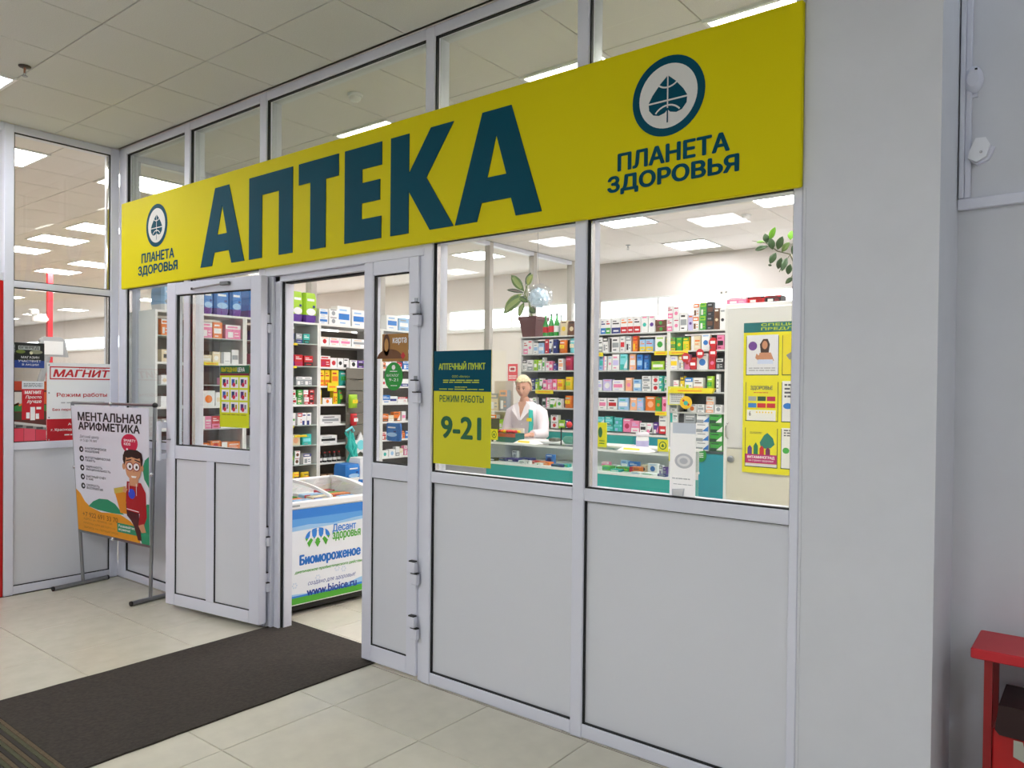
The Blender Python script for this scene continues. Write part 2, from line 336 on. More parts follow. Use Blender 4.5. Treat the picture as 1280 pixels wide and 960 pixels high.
# ---- shop front (y = 0): posts and rails are parts of wall_front, each bay a window
wf = struct('wall_front')
def post(parent, x0, x1, y0, y1, z0, z1): return bx('post', parent, x0, x1, y0, y1, z0, z1, pvc, .004)
for a, b in ((.0, .12), (XC[2], XC[3]), (XC[4], XC[5]), (XC[6], XC[7]), (XC[8], XC[9]), (XC[10], 5.504)):
    post(wf, a, b, 0, D, 0, ZC-.005)
for i, (a, b) in enumerate(((XC[1], XC[2]), (XC[3], XC[4]), (XC[7], XC[8]), (XC[9], XC[10]))):
    bx('bottom_rail', wf, a, b, .002, D, .004, .0636, pvc, .003); bx('middle_rail', wf, a, b, .002, D, 1.0834, 1.1396, pvc, .003)
    bx('head_rail', wf, a, b, .002, D, 2.36, 2.42, pvc, .003); bx('top_rail', wf, a, b, .002, D, 3.45, ZC-.004, pvc, .003)
bx('head_rail', wf, XC[5], XC[6], .002, D, 2.298, 2.36, pvc, .003); bx('top_rail', wf, XC[5], XC[6], .002, D, 3.45, ZC-.004, pvc, .003)
def gasket(mb, a, b, z0, z1, axis=0, w_=.007, fy_=-.0015, const=0):
    for r in ((a, a+w_, z0, z1), (b-w_*.5, b, z0, z1), (a+w_, b-w_*.5, z1-w_, z1), (a+w_, b-w_*.5, z0, z0+w_)):
        if axis == 0: mb.box(r[0], r[1], .012, .03, r[2], r[3], gask)
        else: mb.box(const-.03, const-.012, r[0], r[1], r[2], r[3], gask)
wi = 20
for a, b in ((XC[1], XC[2]), (XC[3], XC[4]), (XC[7], XC[8]), (XC[9], XC[10])):
    wi += 1; wn = struct('window_%d' % wi)
    bx('pane', wn, a, b, .045, .049, 1.14, 2.36, gl); bx('transom_pane', wn, a, b, .045, .049, 2.42, 3.45, glt)
    bx('lower_panel', wn, a, b, .022, .05, .0636, 1.0834, pvcp)
    g = MB(); gasket(g, a, b, 1.1396, 2.36); gasket(g, a, b, 2.42, 3.45); g.build('gasket', wn)
    g = MB(); g.box(a, a+.007, .010, .024, .064, 1.083, gask); g.box(a, b, .010, .024, .064, .070, gask); g.box(a, b, .010, .024, 1.080, 1.083, C('#55585c')); g.build('gasket', wn)
    bx('glazing_bead', wn, a+.01, a+.018, .02, .044, 1.146, 2.355, chrome)
wi += 1; wn = struct('window_%d' % wi); bx('transom_pane', wn, XC[5], XC[6], .045, .049, 2.36, 3.45, glt)
g = MB(); gasket(g, XC[5], XC[6], 2.36, 3.45); g.build('gasket', wn)
# hinge posts of the door frame
fr = struct('door_frame')
bx('jamb', fr, 2.06, 2.13, .01, D, 0, 2.298, pvc, .004); bx('jamb', fr, 2.1301, 2.185, .03, D, 0, 2.298, pvc, .004); bx('jamb_seal', fr, 2.183, 2.193, .045, D-.02, 0, 2.298, gask)
bx('jamb_edge', fr, 2.193, 2.203, .06, D, 0.01, 2.298, pvc)
bx('jamb', fr, 3.482, 3.5155, .01, D, 0, 2.298, pvc, .003)
bx('head', fr, 2.13, 3.515, .03, D, 2.262, 2.2979, pvc, .003); bx('head_seal', fr, 2.19, 3.49, .06, D-.02, 2.250, 2.262, gask)
# ---- door leaves, local x runs from hinge (0) to the left
def hinge(parent, x, y, z):
    h = MB(); h.box(x-.014, x+.034, y-.026, y+.0, z-.06, z-.003, pvc, .004); h.box(x-.030, x+.018, y-.030, y-.0, z+.003, z+.06, pvc, .004); h.box(x-.026, x+.014, y-.027, y-.002, z+.0605, z+.067, black)
    h.box(x-.013, x+.033, y-.025, y-.001, z-.0028, z+.0028, black)
    return h.build('hinge', parent)
def leaf(name, w_, x1, z0, z1, zp0, zp1, zg0, zg1, ins, loc, rz, split=None, hw=.02):
    d = struct(name, loc, rz); s_ = .075
    a, b = -w_, x1
    for q in ((a, a+ins), (b-ins, b)): bx('stile', d, q[0], q[1], 0, .06, z0, z1, pvc, .004)
    for q in ((z0, zp0), (zp1, zg0), (zg1, z1)): bx('rail', d, a+ins, b-ins, .001, .06, q[0], q[1], pvc, .003)
    bx('pane', d, a+ins, b-ins, .03, .034, zg0, zg1, gl)
    cols = [(a+ins, b-ins)]
    if split: cols = [(a+ins, split-hw), (split+hw, b-ins)]; bx('muntin', d, split-hw, split+hw, .001, .06, zp0, zp1, pvc, .003)
    for c in cols: bx('lower_panel', d, c[0], c[1], .012, .04, zp0, zp1, pvcp)
    g = MB(); gasket(g, a+ins, b-ins, zg0, zg1)
    for c in cols: g.box(c[0], c[0]+.005, .004, .013, zp0, zp1, gask); g.box(c[0], c[1], .004, .013, zp0, zp0+.006, gask); g.box(c[0], c[1], .004, .013, zp1-.004, zp1, C('#55585c'))
    g.build('gasket', d); return d
dr = leaf('door_2', .445, 0, .02, 2.297, .113, 1.072, 1.157, 2.22, .078, (3.482, -.002, 0), 0)
for z in (1.98, 1.563, .586, .29): hinge(dr, -.004, -.002, z)
for z in (2.0, 1.58): bx('strike_plate', dr, -.026, -.006, -.006, 0, z-.07, z+.07, steel)
LA = R(8.0); LH = Vector((2.048, -.075, 0))
dl = leaf('door_1', .890, .066, .035, 2.30, .115, 1.068, 1.16, 2.215, .098, tuple(LH), LA, split=-.42, hw=.04)
for z in (1.99, 1.60, .60, .30): hinge(fr, 2.088, .012, z)
h = MB(); h.box(-.892-.012, -.892+.012, -.045, .02, 1.06, 1.10, pvc, .004); h.box(-.892-.012, -.892+.012, -.045, .02, 1.28, 1.32, pvc, .004)
h.box(-.892-.018, -.892+.014, -.065, -.04, 1.05, 1.33, pvc, .006); h.build('pull_handle', dl)
h = MB(); h.lathe([(.016, -.004), (.016, .004)], steel, (-.85, -.004, 1.2), 10); h.build('lock', dl)
h = MB(); h.tube([(-.6, -.012, 2.245), (-.28, -.02, 2.262)], .006, steel, 6); h.box(-.30, -.22, -.03, -.0, 2.25, 2.275, C('#77797c'), .004); h.lathe([(.009, -.008), (.009, .008)], black, (-.6, -.012, 2.245), 8); h.build('door_closer_arm', dl)
# ---- left glass wall (x = 0): lobby part and its continuation along the shop
wl = struct('wall_left')
post(wl, -D, -.0, -.065, -.0, 0, ZC-.004); post(wl, -D, 0, -.825, -.76, 0, ZC-.004)
for y0, y1 in ((-.76, -.065),):
    for z0, z1, n in ((.004, .0636, 'bottom_rail'), (1.083, 1.14, 'middle_rail'), (2.30, 2.348, 'head_rail'), (3.45, ZC-.004, 'top_rail')):
        bx(n, wl, -D, -.002, y0, y1, z0, z1, pvc, .003)
wn = struct('window_30')
bx('pane', wn, -.049, -.045, -.76, -.065, 1.14, 2.30, gl); bx('transom_pane', wn, -.049, -.045, -.76, -.065, 2.348, 3.45, gl)
bx('lower_panel', wn, -.05, -.022, -.76, -.065, .0636, 1.083, pvcp)
g = MB(); gasket(g, -.76, -.065, 1.14, 2.30, 1); gasket(g, -.76, -.065, 2.348, 3.45, 1)
for r in ((-.071, -.065, .064, 1.083), (-.76, -.065, .064, .070)): g.box(-.024, -.010, r[0], r[1], r[2], r[3], gask)
g.build('gasket', wn); bx('glazing_bead', wn, -.044, -.02, -.082, -.074, 1.146, 3.44, chrome)
# store door left of the frame: red leaf below a glass transom
dd = struct('door_3'); bx('leaf', dd, -.06, -.004, -1.75, -.827, 0, 2.34, mat('red_door', '#c40c10', .4), .004); bx('head', dd, -.1, -.004, -1.75, -.827, 2.342, 2.40, pvc)
bx('transom_pane', dd, -.05, -.045, -1.75, -.827, 2.40, 3.45, gl); bx('top_rail', dd, -.1, -.004, -1.75, -.827, 3.45, ZC-.004, pvc); bx('jamb', dd, -.12, 0, -2.6, -1.75, 0, ZC-.004, wallw)
ws = struct('wall_left')
py = [.12, 1.0, 1.93, 2.87, 3.81, 4.77, 5.74, 6.70]
for y in py[1:]: bx('post', ws, -.12, -.03, y, y+.075, 0, ZC-.004, mat('grey_post', '#b9b4ad', .4), .004)
for y0, y1 in zip([.0]+[p+.075 for p in py[1:]], py[1:]+[7.25]):
    y0 = max(y0, .001)
    bx('pane', ws, -.09, -.086, y0, y1, .1, 3.45, gl); bx('bottom_rail', ws, -.12, -.03, y0, y1, 0, .1, pvc); bx('top_rail', ws, -.12, -.03, y0, y1, 3.45, ZC-.004, pvc)
# ceiling fittings of the lobby and the shop
def sprinkler(x, y, lab, dark=False, g=None):
    t = thing('fire_sprinkler', lab, 'sprinkler', (x, y, ZC-.004), 0, g)
    MB().lathe([(.035, 0), (.032, -.006), (.012, -.008)], C('#3a2a24') if dark else steel, n=12).build('flange', t)
    m = MB(); m.lathe([(.007, -.006), (.007, -.04)], C('#a06a50') if dark else steel, n=8); m.tube([(-.014, 0, -.03), (-.014, 0, -.05), (0, 0, -.058), (.014, 0, -.05), (.014, 0, -.03)], .002, steel, 5); m.lathe([(.016, -.058), (.016, -.062)], steel, n=10); m.build('nozzle', t)
p = az_(ZC, 31, 82); sprinkler(p.x, p.y, 'dark fire sprinkler on the lobby ceiling beside its lit panel', True)
p = az_(ZC, 785, 306); sprinkler(p.x, p.y, 'fire sprinkler on the pharmacy ceiling above the back shelves')
def detector(x, y, lab, g=None):
    t = thing('smoke_detector', lab, 'smoke detector', (x, y, ZC-.004), 0, g)
    MB().lathe([(.05, 0), (.05, -.014), (.045, -.018)], white, n=16).build('base', t)
    MB().lathe([(.036, -.018), (.038, -.034), (.028, -.045), (.006, -.047)], white, n=16).build('sensor_head', t)
for u, v, lab in ((444, 117, 'white smoke detector seen through the transom above the letter T'), (933, 268, 'white smoke detector on the pharmacy ceiling above the white cabinet')):
    p = az_(ZC, u, v); detector(p.x, p.y, lab)

# ================================================================== THE SIGN BOARD
t = thing('shop_sign', 'long yellow sign board with teal letters spanning the shop front above the door', 'sign', (0, 0, 0))
SY = -.032
bx('board', t, .108, 5.504, SY, -.004, 2.352, 3.04, yellow, .004)
LETTERS = [
 [[(1.324, 0), (1.51, 1), (1.685, 1), (1.871, 0), (1.718, 0), (1.684, .168), (1.505, .168), (1.472, 0)], [(1.601, .765), (1.541, .391), (1.661, .391)]],
 [[(1.926, 0), (1.926, 1), (2.4, 1), (2.4, 0), (2.257, 0), (2.257, .76), (2.072, .76), (2.072, 0)]],
 [[(2.578, 0), (2.578, .76), (2.462, .76), (2.462, 1), (2.844, 1), (2.844, .76), (2.725, .76), (2.725, 0)]],
 [[(2.9, 0), (2.9, 1), (3.217, 1), (3.217, .76), (3.052, .76), (3.052, .614), (3.203, .614), (3.203, .4), (3.05, .4), (3.05, .23), (3.215, .23), (3.215, 0)]],
 [[(3.29, 0), (3.29, 1), (3.433, 1), (3.433, .6), (3.595, 1), (3.758, 1), (3.564, .52), (3.762, 0), (3.591, 0), (3.432, .42), (3.432, 0)]],
 [[(3.772, 0), (3.95, 1), (4.133, 1), (4.32, 0), (4.166, 0), (4.136, .168), (3.95, .168), (3.92, 0)], [(4.041, .765), (3.985, .391), (4.106, .391)]]]
def letter(out, hole, par):
    from mathutils.geometry import tessellate_polygon
    Z0, H_ = 2.418, .535
    loops = [[Vector((x, 0, Z0+z*H_)) for x, z in out]]
    if hole: loops.append([Vector((x, 0, Z0+z*H_)) for x, z in hole])
    tri = tessellate_polygon(loops); P_ = [p for l in loops for p in l]
    a = [(p.x, SY-.004, p.z) for p in P_]; b = [(p.x, SY+.0005, p.z) for p in P_]; n = len(a)
    m = MB(); m.add(a+b, [tuple(q) for q in tri], teal); m.add(a+b, [], teal); o = 0
    for l in loops:
        k = len(l); m.add(a+b, [(o+i, o+(i+1) % k, o+(i+1) % k+n, o+i+n) for i in range(k)], teal); o += k
    return m.build('letter', par)
for L in LETTERS: letter(L[0], L[1] if len(L) > 1 else None, t)
wlogo = C('#dcdcd8')
def emblem(cx, cz, r, par, x0, x1, za, zb, zc, zd, x2, x3):
    sh = Sheet((0, SY-.001, 0), (1, 0, 0), (0, 0, 1))
    sh.disc(cx, cz, r, r, teal, 1, 48); sh.disc(cx, cz, r*.8, r*.8, wlogo, 2, 48)
    k = r/.165
    leaf_ = [(0, .085), (.035, .055), (.07, .015), (.088, -.015), (.085, -.045), (.065, -.068), (.04, -.075), (.012, -.068), (0, -.055), (-.012, -.068), (-.04, -.075), (-.065, -.068), (-.085, -.045), (-.088, -.015), (-.07, .015), (-.035, .055)]
    sh.poly([(cx+a*k, cz+b*k) for a, b in leaf_], teal, 3)
    def arc(c0, rr, a0, a1, w_):
        pts = [(cx+k*rr*math.cos(R(a0+(a1-a0)*i/12)), cz+k*(c0+rr*math.sin(R(a0+(a1-a0)*i/12)))) for i in range(13)]
        q = [(cx+k*(rr-w_)*math.cos(R(a0+(a1-a0)*i/12)), cz+k*(c0+(rr-w_)*math.sin(R(a0+(a1-a0)*i/12)))) for i in range(13)]
        for i in range(12): sh.poly([pts[i], pts[i+1], q[i+1], q[i]], wlogo, 4)
    arc(.1, .068, 215, 325, .007); arc(-.11, .075, 40, 140, .007)
    sh.rect(cx-.003*k, cz-.055*k, cx+.003*k, cz+.09*k, wlogo, 4); sh.rect(cx-.09*k, cz-.022*k, cx+.09*k, cz-.015*k, wlogo, 4)
    sh.rect(cx-.003*k, cz-.11*k, cx+.003*k, cz-.05*k, teal, 5)
    sh.build('emblem', par)
    st = Sheet((0, SY-.001, 0), (1, 0, 0), (0, 0, 1))
    st.text('ПЛАНЕТА', x0, za, x1, zb, teal, 2, bold=.055); st.text('ЗДОРОВЬЯ', x2, zc, x3, zd, teal, 2, bold=.055); st.build('lettering', par)
emblem(4.959, 2.808, .165, t, 4.728, 5.226, 2.536, 2.608, 2.436, 2.515, 4.678, 5.264)
emblem(.688, 2.797, .163, t, .456, .95, 2.53, 2.60, 2.425, 2.505, .402, 1.0)

reflm = mat('translucent_reflection', '#ffffff', .6)  # white film for the sheet that stands in for a window reflection
nt = reflm.node_tree; tl = nt.nodes.new('ShaderNodeBsdfTranslucent'); tl.inputs[0].default_value = (1, 1, 1, 1); mxs = nt.nodes.new('ShaderNodeAddShader')
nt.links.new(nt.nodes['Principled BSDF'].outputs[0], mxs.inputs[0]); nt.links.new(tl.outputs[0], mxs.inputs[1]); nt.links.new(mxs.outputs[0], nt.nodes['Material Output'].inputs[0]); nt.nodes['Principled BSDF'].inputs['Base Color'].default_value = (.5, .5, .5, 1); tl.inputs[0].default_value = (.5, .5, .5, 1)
# ================================================================== PAPERS AND STICKERS ON THE GLASS
s = Sheet((3.612, -.012, 1.19), (.393, 0, 0), (0, 0, .59), C('#d6d20c'))
s.rect(0, .645, 1, 1, teal, 1); g_ = C('#b8cc20'); dg = C('#10603c')
s.text('АПТЕЧНЫЙ ПУНКТ', .09, .835, .90, .905, g_, 2, bold=.03); s.text('ООО «Велес»', .33, .765, .64, .785, g_, 2)
s.lines(.17, .715, .80, .75, 2, g_); s.lines(.38, .675, .6, .69, 1, g_); s.lines(.10, .655, .88, .672, 1, g_)
s.text('РЕЖИМ РАБОТЫ', .11, .55, .88, .61, dg, 2, bold=.02); s.text('9-21', .15, .235, .83, .42, dg, 2, bold=.05)
tag(s.build('opening_hours_sign'), 'teal and yellow opening hours poster reading 9-21 on the window right of the door', 'poster')
s = sheet_y(.040, [(838, 528), (870, 531), (838, 622)], reflm); gr = C('#b9bcc0')  # pale sheet with faint marks, imitates a bright reflection in the pane
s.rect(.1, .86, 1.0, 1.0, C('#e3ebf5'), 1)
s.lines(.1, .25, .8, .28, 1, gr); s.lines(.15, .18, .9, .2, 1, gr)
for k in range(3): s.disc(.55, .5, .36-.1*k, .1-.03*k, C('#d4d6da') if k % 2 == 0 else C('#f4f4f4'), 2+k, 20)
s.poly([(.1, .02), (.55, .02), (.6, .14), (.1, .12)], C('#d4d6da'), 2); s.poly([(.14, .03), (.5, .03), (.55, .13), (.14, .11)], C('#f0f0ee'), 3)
tag(s.build('reflection_sheet'), 'bright white narrow sheet standing in for a reflection in the right shop window', 'notice')
# promo sheet on the left leaf 
def leaf_pt(u, v):
    d = ray(u, v); n = Vector((math.sin(LA), -math.cos(LA), 0)); P0 = LH+n*.0
    q = CAM+d*((P0-CAM).dot(n)/d.dot(n)); return (q-LH).dot(Vector((math.cos(LA), math.sin(LA), 0))), q.z
a = leaf_pt(271, 457); b = leaf_pt(307.4, 457.5); c_ = leaf_pt(269.6, 533.5)
s = Sheet((0, 0, 0), (b[0]-a[0], 0, 0), (0, 0, a[1]-c_[1]), C('#d8e010')); s.rect(0, .84, 1, 1, dg, 1); s.rect(0, .84, 1, .875, C('#7a1030'), 2)
s.text('ВЫГОДНАЯ', .05, .89, .58, .97, yellow, 2, bold=.02); s.text('ЦЕНА', .61, .89, .85, .97, white, 2, bold=.02)
for i in range(3):
    for j in range(3):
        u, v = .06+.31*i, .64-.2*j; s.rect(u, v, u+.27, v+.17, white, 1)
        s.rect(u+.04, v+.04, u+.14, v+.14, C(random.choice(['#20406a', '#1c6a5a', '#5a2a7a', '#3060b0'])), 2); s.disc(u+.12, v+.05, .05, .035, C('#d02040'), 3, 10); s.rect(u+.17, v+.06, u+.23, v+.13, C(random.choice(['#c0a020', '#8a8a90', '#60a040', '#c04080'])), 2)
s.lines(.08, .19, .92, .22, 1, C('#9a9a10'))
so = s.mb.build('promotion_poster', loc=tuple(LH+Vector((math.cos(LA)*a[0]+math.sin(LA)*.0, math.sin(LA)*a[0], 0)) + Vector((-math.sin(LA)*-.034, math.cos(LA)*.026, 0)).xyz + Vector((0, 0, c_[1]))), rz=LA)
so.location = LH+Matrix.Rotation(LA, 3, 'Z')@Vector((a[0], .027, c_[1]))
tag(so, 'yellow promotion poster with nine product pictures taped to the open left door leaf', 'poster')
# papers on the right leaf
def on_y(y, u, v): p = ay_(y, u, v); return p.x, p.z
s = sheet_y(.025, [(478, 418), (510, 419), (477, 452)], C('#a8762e')); s.disc(.17, .6, .14, .4, C('#5a3312'), 1); s.disc(.17, .6, .08, .24, C('#c08a40'), 2); s.disc(.3, .1, .5, .35, C('#6f4318'), 1, 16, 0, 180)
s.text('карта', .42, .6, .95, .85, white, 2, bold=.03); s.disc(.82, .2, .09, .14, C('#c82c2c'), 2, 4); tag(s.build('card_sticker'), 'brown and gold card sticker on the narrow right door leaf', 'sticker')
s = sheet_y(.026, [(481, 453), (503.5, 453), (481, 488)], None); s.disc(.5, .5, .5, .5, C('#1f9a35'), 1, 28); s.disc(.5, .82, .1, .09, white, 2, 12)
s.text('КАТАЛОГ', .12, .49, .8, .58, white, 2, bold=.04); s.text('9-21', .25, .33, .75, .43, white, 2, bold=.03); s.lines(.3, .65, .7, .71, 1, white); s.lines(.35, .15, .7, .2, 1, white)
s.disc(.5, .5, .5, .5, C('#1f9a35'), -3, 28); tag(s.build('round_sticker'), 'green oval sticker with white print on the narrow right door leaf', 'sticker')
# sheets on the store glass (plane x = 0, seen from +x)
def sheet_x(x, y0, y1, z0, z1, base): return Sheet((x, y0, z0), (0, y1-y0, 0), (0, 0, z1-z0), base)
rd = C('#c01020'); s = sheet_x(-.01, -.533, -.028, 1.131, 1.745, C('#eceef0')); s.rect(0, 0, 1, .29, rd, 1); s.rect(.04, .79, .97, .955, rd, 1); s.rect(.055, .805, .955, .94, C('#eceef0'), 2)
s.text('УНИВЕРСАМ', .45, .925, .86, .955, rd, 3); s.text('МАГНИТ', .09, .825, .92, .915, rd, 3, bold=.06, shear=.2); s.text('Режим работы', .14, .555, .88, .62, rd, 3); s.lines(.2, .48, .85, .51, 1, C('#b0b4b8'))
s.text('Без перерыва и выходных', .08, .385, .9, .425, rd, 3); s.text('АО «Тандер»', .3, .2, .75, .235, white, 3); s.text('г. Краснодар, ул. Леваневского', .06, .13, .92, .17, white, 3); s.lines(.25, .07, .7, .1, 1, white)
for u in (.03, .97):
    for v in (.03, .31, .62, .97): s.disc(u, v, .012, .01, steel, 3, 8)
tag(s.build('store_hours_sign'), 'white and red store hours board on the left glass wall behind the advertising stand', 'sign')
s = sheet_x(-.012, -.752, -.55, 1.70, 1.89, C('#0c1412')); s.rect(0, 0, 1, .3, C('#183c8c'), 1); s.text('МАГАЗИН', .22, .38, .82, .47, white, 2, bold=.02); s.text('УЧАСТВУЕТ', .12, .23, .88, .32, white, 2, bold=.02); s.text('В АКЦИИ', .25, .08, .8, .17, white, 2, bold=.02)
s.rect(.12, .72, .85, .88, C('#aab0b0'), 2); s.text('ВПЕРЕД', .16, .74, .8, .86, black, 3, bold=.03); s.disc(.2, .64, .16, .07, C('#6b7a34'), 2, 12); s.disc(.72, .64, .22, .08, C('#8c8f78'), 2, 12); s.disc(.55, .6, .06, .06, C('#d8d4b0'), 3, 10)
tag(s.build('promotion_sticker'), 'small black and blue sticker with white words high on the left glass wall', 'sticker')
s = sheet_x(-.014, -.765, -.535, 1.145, 1.60, C('#5a2a22'))
for v0, v1, cols in ((.85, 1, ['#b43a1e', '#39491f', '#c25a20']), (.62, .82, ['#d8d4cc', '#3f6b2c', '#d05a20']), (.5, .6, ['#2c7c34', '#2c7c34', '#3a8a3a']), (.36, .48, ['#343a22', '#a8602c', '#3c3a22']), (.0, .22, ['#e0455a', '#e4566a', '#d83c50'])):
    for i, c in enumerate(cols): s.rect(.34*i, v0, min(1, .34*i+.33), v1, C(c), 1)
for k in range(9): s.disc(.06+.05*k % .3, .60+.015*(k % 3), .03, .018, C('#e08a30'), 2, 8)
s.poly([(0, .34), (1, .26), (1, .2), (0, .27)], C('#c9c9c4'), 2); s.poly([(0, .30), (1, .22), (1, .18), (0, .24)], C('#8b8b86'), 3)
for i in range(3): s.rect(.1+.3*i, .235-.02*i, .3+.3*i, .275-.02*i, C('#4a4a4a'), 4)
s.rect(.27, .87, .93, 1.0, C('#dfe3ea'), 3); s.lines(.32, .9, .88, .97, 3, C('#6a7078'), 4); s.rect(.27, .36, .93, .87, rd, 3); s.rect(.31, .78, .88, .85, C('#d84050'), 4); s.text('МАГНИТ', .36, .79, .84, .84, white, 5, bold=.05)
s.text('Просто', .38, .7, .85, .76, white, 5, shear=.2); s.text('лучше', .42, .62, .85, .68, white, 5, shear=.2)
for a0, b0, c0, d0 in ((.4, .38, .5, .48), (.52, .35, .66, .57), (.68, .37, .78, .46), (.7, .53, .84, .57)): s.rect(a0, b0, c0, d0, white, 4)
tag(s.build('produce_poster'), 'poster of vegetable shelves with a red banner low on the left glass wall', 'poster')
# papers hung inside the display cabinet windows are built with the cabinets below

# ================================================================== ADVERTISING STAND
BL, BR = Vector((.075, -.30, 0)), Vector((.925, -.185, 0)); TL, TR = Vector((.045, -.372, 1.435)), Vector((1.01, -.20, 1.435))
t = thing('advertising_stand', 'steel tube advertising stand with a mental arithmetic poster in the left corner', 'sign stand', tuple(BL))
def rel(p): return tuple(Vector(p)-BL)
ux = (BR-BL).normalized(); un = Vector((ux.y, -ux.x, 0))
for b, tp, f0, f1 in ((BL, TL, -.23, .2), (BR, TR, -.15, .16)):
    MB().tube([rel(b+Vector((0, 0, .03))), rel(tp)], .013, steel, 10).build('pole', t)
    m = MB(); m.tube([rel(b-un*f1+Vector((0, 0, .018))), rel(b-un*f0+Vector((0, 0, .018)))], .017, steel, 10)
    fo = m.build('foot', t)
    for e in (f0, f1):
        q = b-un*e+Vector((0, 0, .018)); MB().tube([rel(q-un*.006), rel(q+un*.006)], .0175, black, 10).build('end_cap', fo)
def mixp(a, b, k): return a+(b-a)*k
kz = .30
bl2, br2 = mixp(BL, TL, kz), mixp(BR, TR, kz-.02)
MB().tube([rel(TL), rel(TR)], .011, steel, 8).build('cross_bar', t); MB().tube([rel(bl2), rel(br2)], .011, steel, 8).build('cross_bar', t)
for q in (mixp(TL, TR, .5), mixp(bl2, br2, .5), mixp(BL, TL, .65), mixp(BR, TR, .65)): MB().sphere(rel(q+un*.012), .016, chrome, 8, 6).build('clip', t)
MB().sphere(rel(TR), .02, black, 10, 6).build('corner_knob', t)
O_ = mixp(BL, TL, kz+.01)+ux*.012+un*.016; U_ = (mixp(BR, TR, kz-.01)-ux*.0+un*.016)-O_; V_ = (TL-Vector((0, 0, .02))+ux*.012+un*.016)-O_
s = Sheet(O_-BL, U_, V_, None, .004); s.K = (TR-Vector((0, 0, .02))-ux*.012+un*.016)-O_-U_-V_; s.K -= s.N*s.K.dot(s.N); s.slab(C('#dfe0ea', .4)); bk = C('#16161a'); og = C('#e2981c'); gn = C('#1f8f66'); mg = C('#c81c46')
s.text('МЕНТАЛЬНАЯ', .09, .885, .91, .95, bk, 3, bold=.05); s.text('АРИФМЕТИКА', .09, .81, .89, .875, bk, 3, bold=.05)
s.text('Детский центр\nот 5 до 14 лет', .10, .715, .36, .77, C('#9a9ca6'), 3)
s.disc(.76, .735, .105, .07, mg, 2, 24); s.text('SMARTY\nKIDS', .69, .72, .84, .765, white, 3, bold=.03); s.disc(.73, .69, .012, .008, white, 3, 8)
for i, l in enumerate(('АНАЛИТИЧЕСКОЕ\nМЫШЛЕНИЕ', 'ФОТОГРАФИЧЕСКАЯ\nПАМЯТЬ', 'УВЕРЕННОСТЬ,\nЭМОЦИОНАЛЬНОСТЬ', 'БЫСТРЫЙ СЧЁТ\nВ УМЕ', 'СКОРОСТЬ\nВОСПРИЯТИЯ')):
    v = .655-.073*i; s.disc(.11, v, .03, .024, bk, 2, 16); s.disc(.115, v, .012, .01, C('#dfe0ea'), 3, 8); s.text(l, .16, v-.02, .16+.012*max(len(q) for q in l.split('\n'))*1.9, v+.02, C('#4a4c58'), 3)
s.poly([(.0, .33), (.06, .3), (.12, .24), (.2, .2), (.35, .175), (.5, .185), (.62, .185), (.75, .15), (.85, .09), (.88, .0), (0, 0)], og, 1)
s.poly([(.17, .205), (.24, .25), (.33, .28), (.45, .285), (.55, .26), (.62, .215), (.67, .19), (.5, .185), (.3, .19)], gn, 2)
s.poly([(.9, .0), (.84, .12), (.9, .2), (.97, .3), (1, .3), (1, 0)], gn, 2); s.poly([(1, .65), (.95, .62), (.92, .56), (.94, .48), (1, .42)], gn, 1)
s.text('+7 922 691 33 70', .08, .118, .58, .155, C('#8a5a12'), 3, bold=.02)
for i, q in enumerate(('АДРЕС: ул. ЛЕНИНА, 15А', 'ГРУППЫ ДЛЯ ДЕТЕЙ 5–14', 'ЗАПИСЬ НА ПЕРВЫЙ УРОК')): s.text(q, .09, .088-.032*i, .50+.04*i, .108-.032*i, C('#9a6a1e'), 3)
s.rect(.57, .05, .85, .12, gn, 3); s.text('Развивайтесь\nиграючи!', .59, .06, .83, .11, white, 4, bold=.02)
# drawn schoolboy: folder, trousers, hoodie, head, glasses
sk = C('#d39a72'); hr = C('#26140e'); hd = C('#a8141c'); br_ = C('#4a1a1c')
s.poly([(.54, .38), (.70, .41), (.74, .2), (.62, .2)], C('#d98a18'), 3); s.poly([(.54, .38), (.70, .41), (.71, .37), (.55, .34)], C('#c8b24a'), 4)
s.poly([(.70, .28), (.86, .28), (.88, .12), (.90, .02), (.85, .02), (.80, .12), (.76, .16), (.71, .19)], br_, 5)
s.poly([(.72, .45), (.90, .45), (.96, .38), (.97, .2), (.93, .13), (.86, .13), (.88, .22), (.72, .23), (.70, .3)], hd, 6)
s.poly([(.86, .13), (.93, .15), (.96, .09), (.90, .08)], sk, 7); s.disc(.78, .36, .045, .038, C('#2846c8'), 7, 14); s.poly([(.70, .36), (.66, .37), (.68, .41), (.73, .39)], sk, 7)
s.rect(.745, .37, .75, .44, white, 8); s.rect(.84, .35, .845, .44, white, 8); s.poly([(.71, .245), (.87, .235), (.87, .23), (.71, .24)], white, 8)
s.poly([(.76, .42), (.86, .42), (.87, .47), (.75, .47)], sk, 7)
s.poly([(.70, .56), (.71, .65), (.90, .65), (.91, .54), (.89, .49), (.84, .455), (.78, .455), (.72, .5)], sk, 8)
s.disc(.685, .56, .02, .025, sk, 7, 10); s.disc(.92, .56, .018, .025, sk, 7, 10)
s.poly([(.695, .57), (.675, .61), (.68, .65), (.715, .635), (.71, .60)], hr, 9); s.poly([(.68, .64), (.70, .675), (.76, .69), (.86, .69), (.915, .67), (.925, .64), (.86, .625), (.79, .635), (.74, .625)], hr, 9); s.poly([(.905, .57), (.92, .58), (.93, .62), (.92, .66), (.89, .64), (.90, .61)], hr, 9)
for c in (.765, .85): s.disc(c, .565, .046, .034, C('#8c1418'), 10, 16); s.disc(c, .565, .037, .027, white, 11, 16); s.disc(c+.004, .563, .014, .013, C('#2a1a10'), 12, 10)
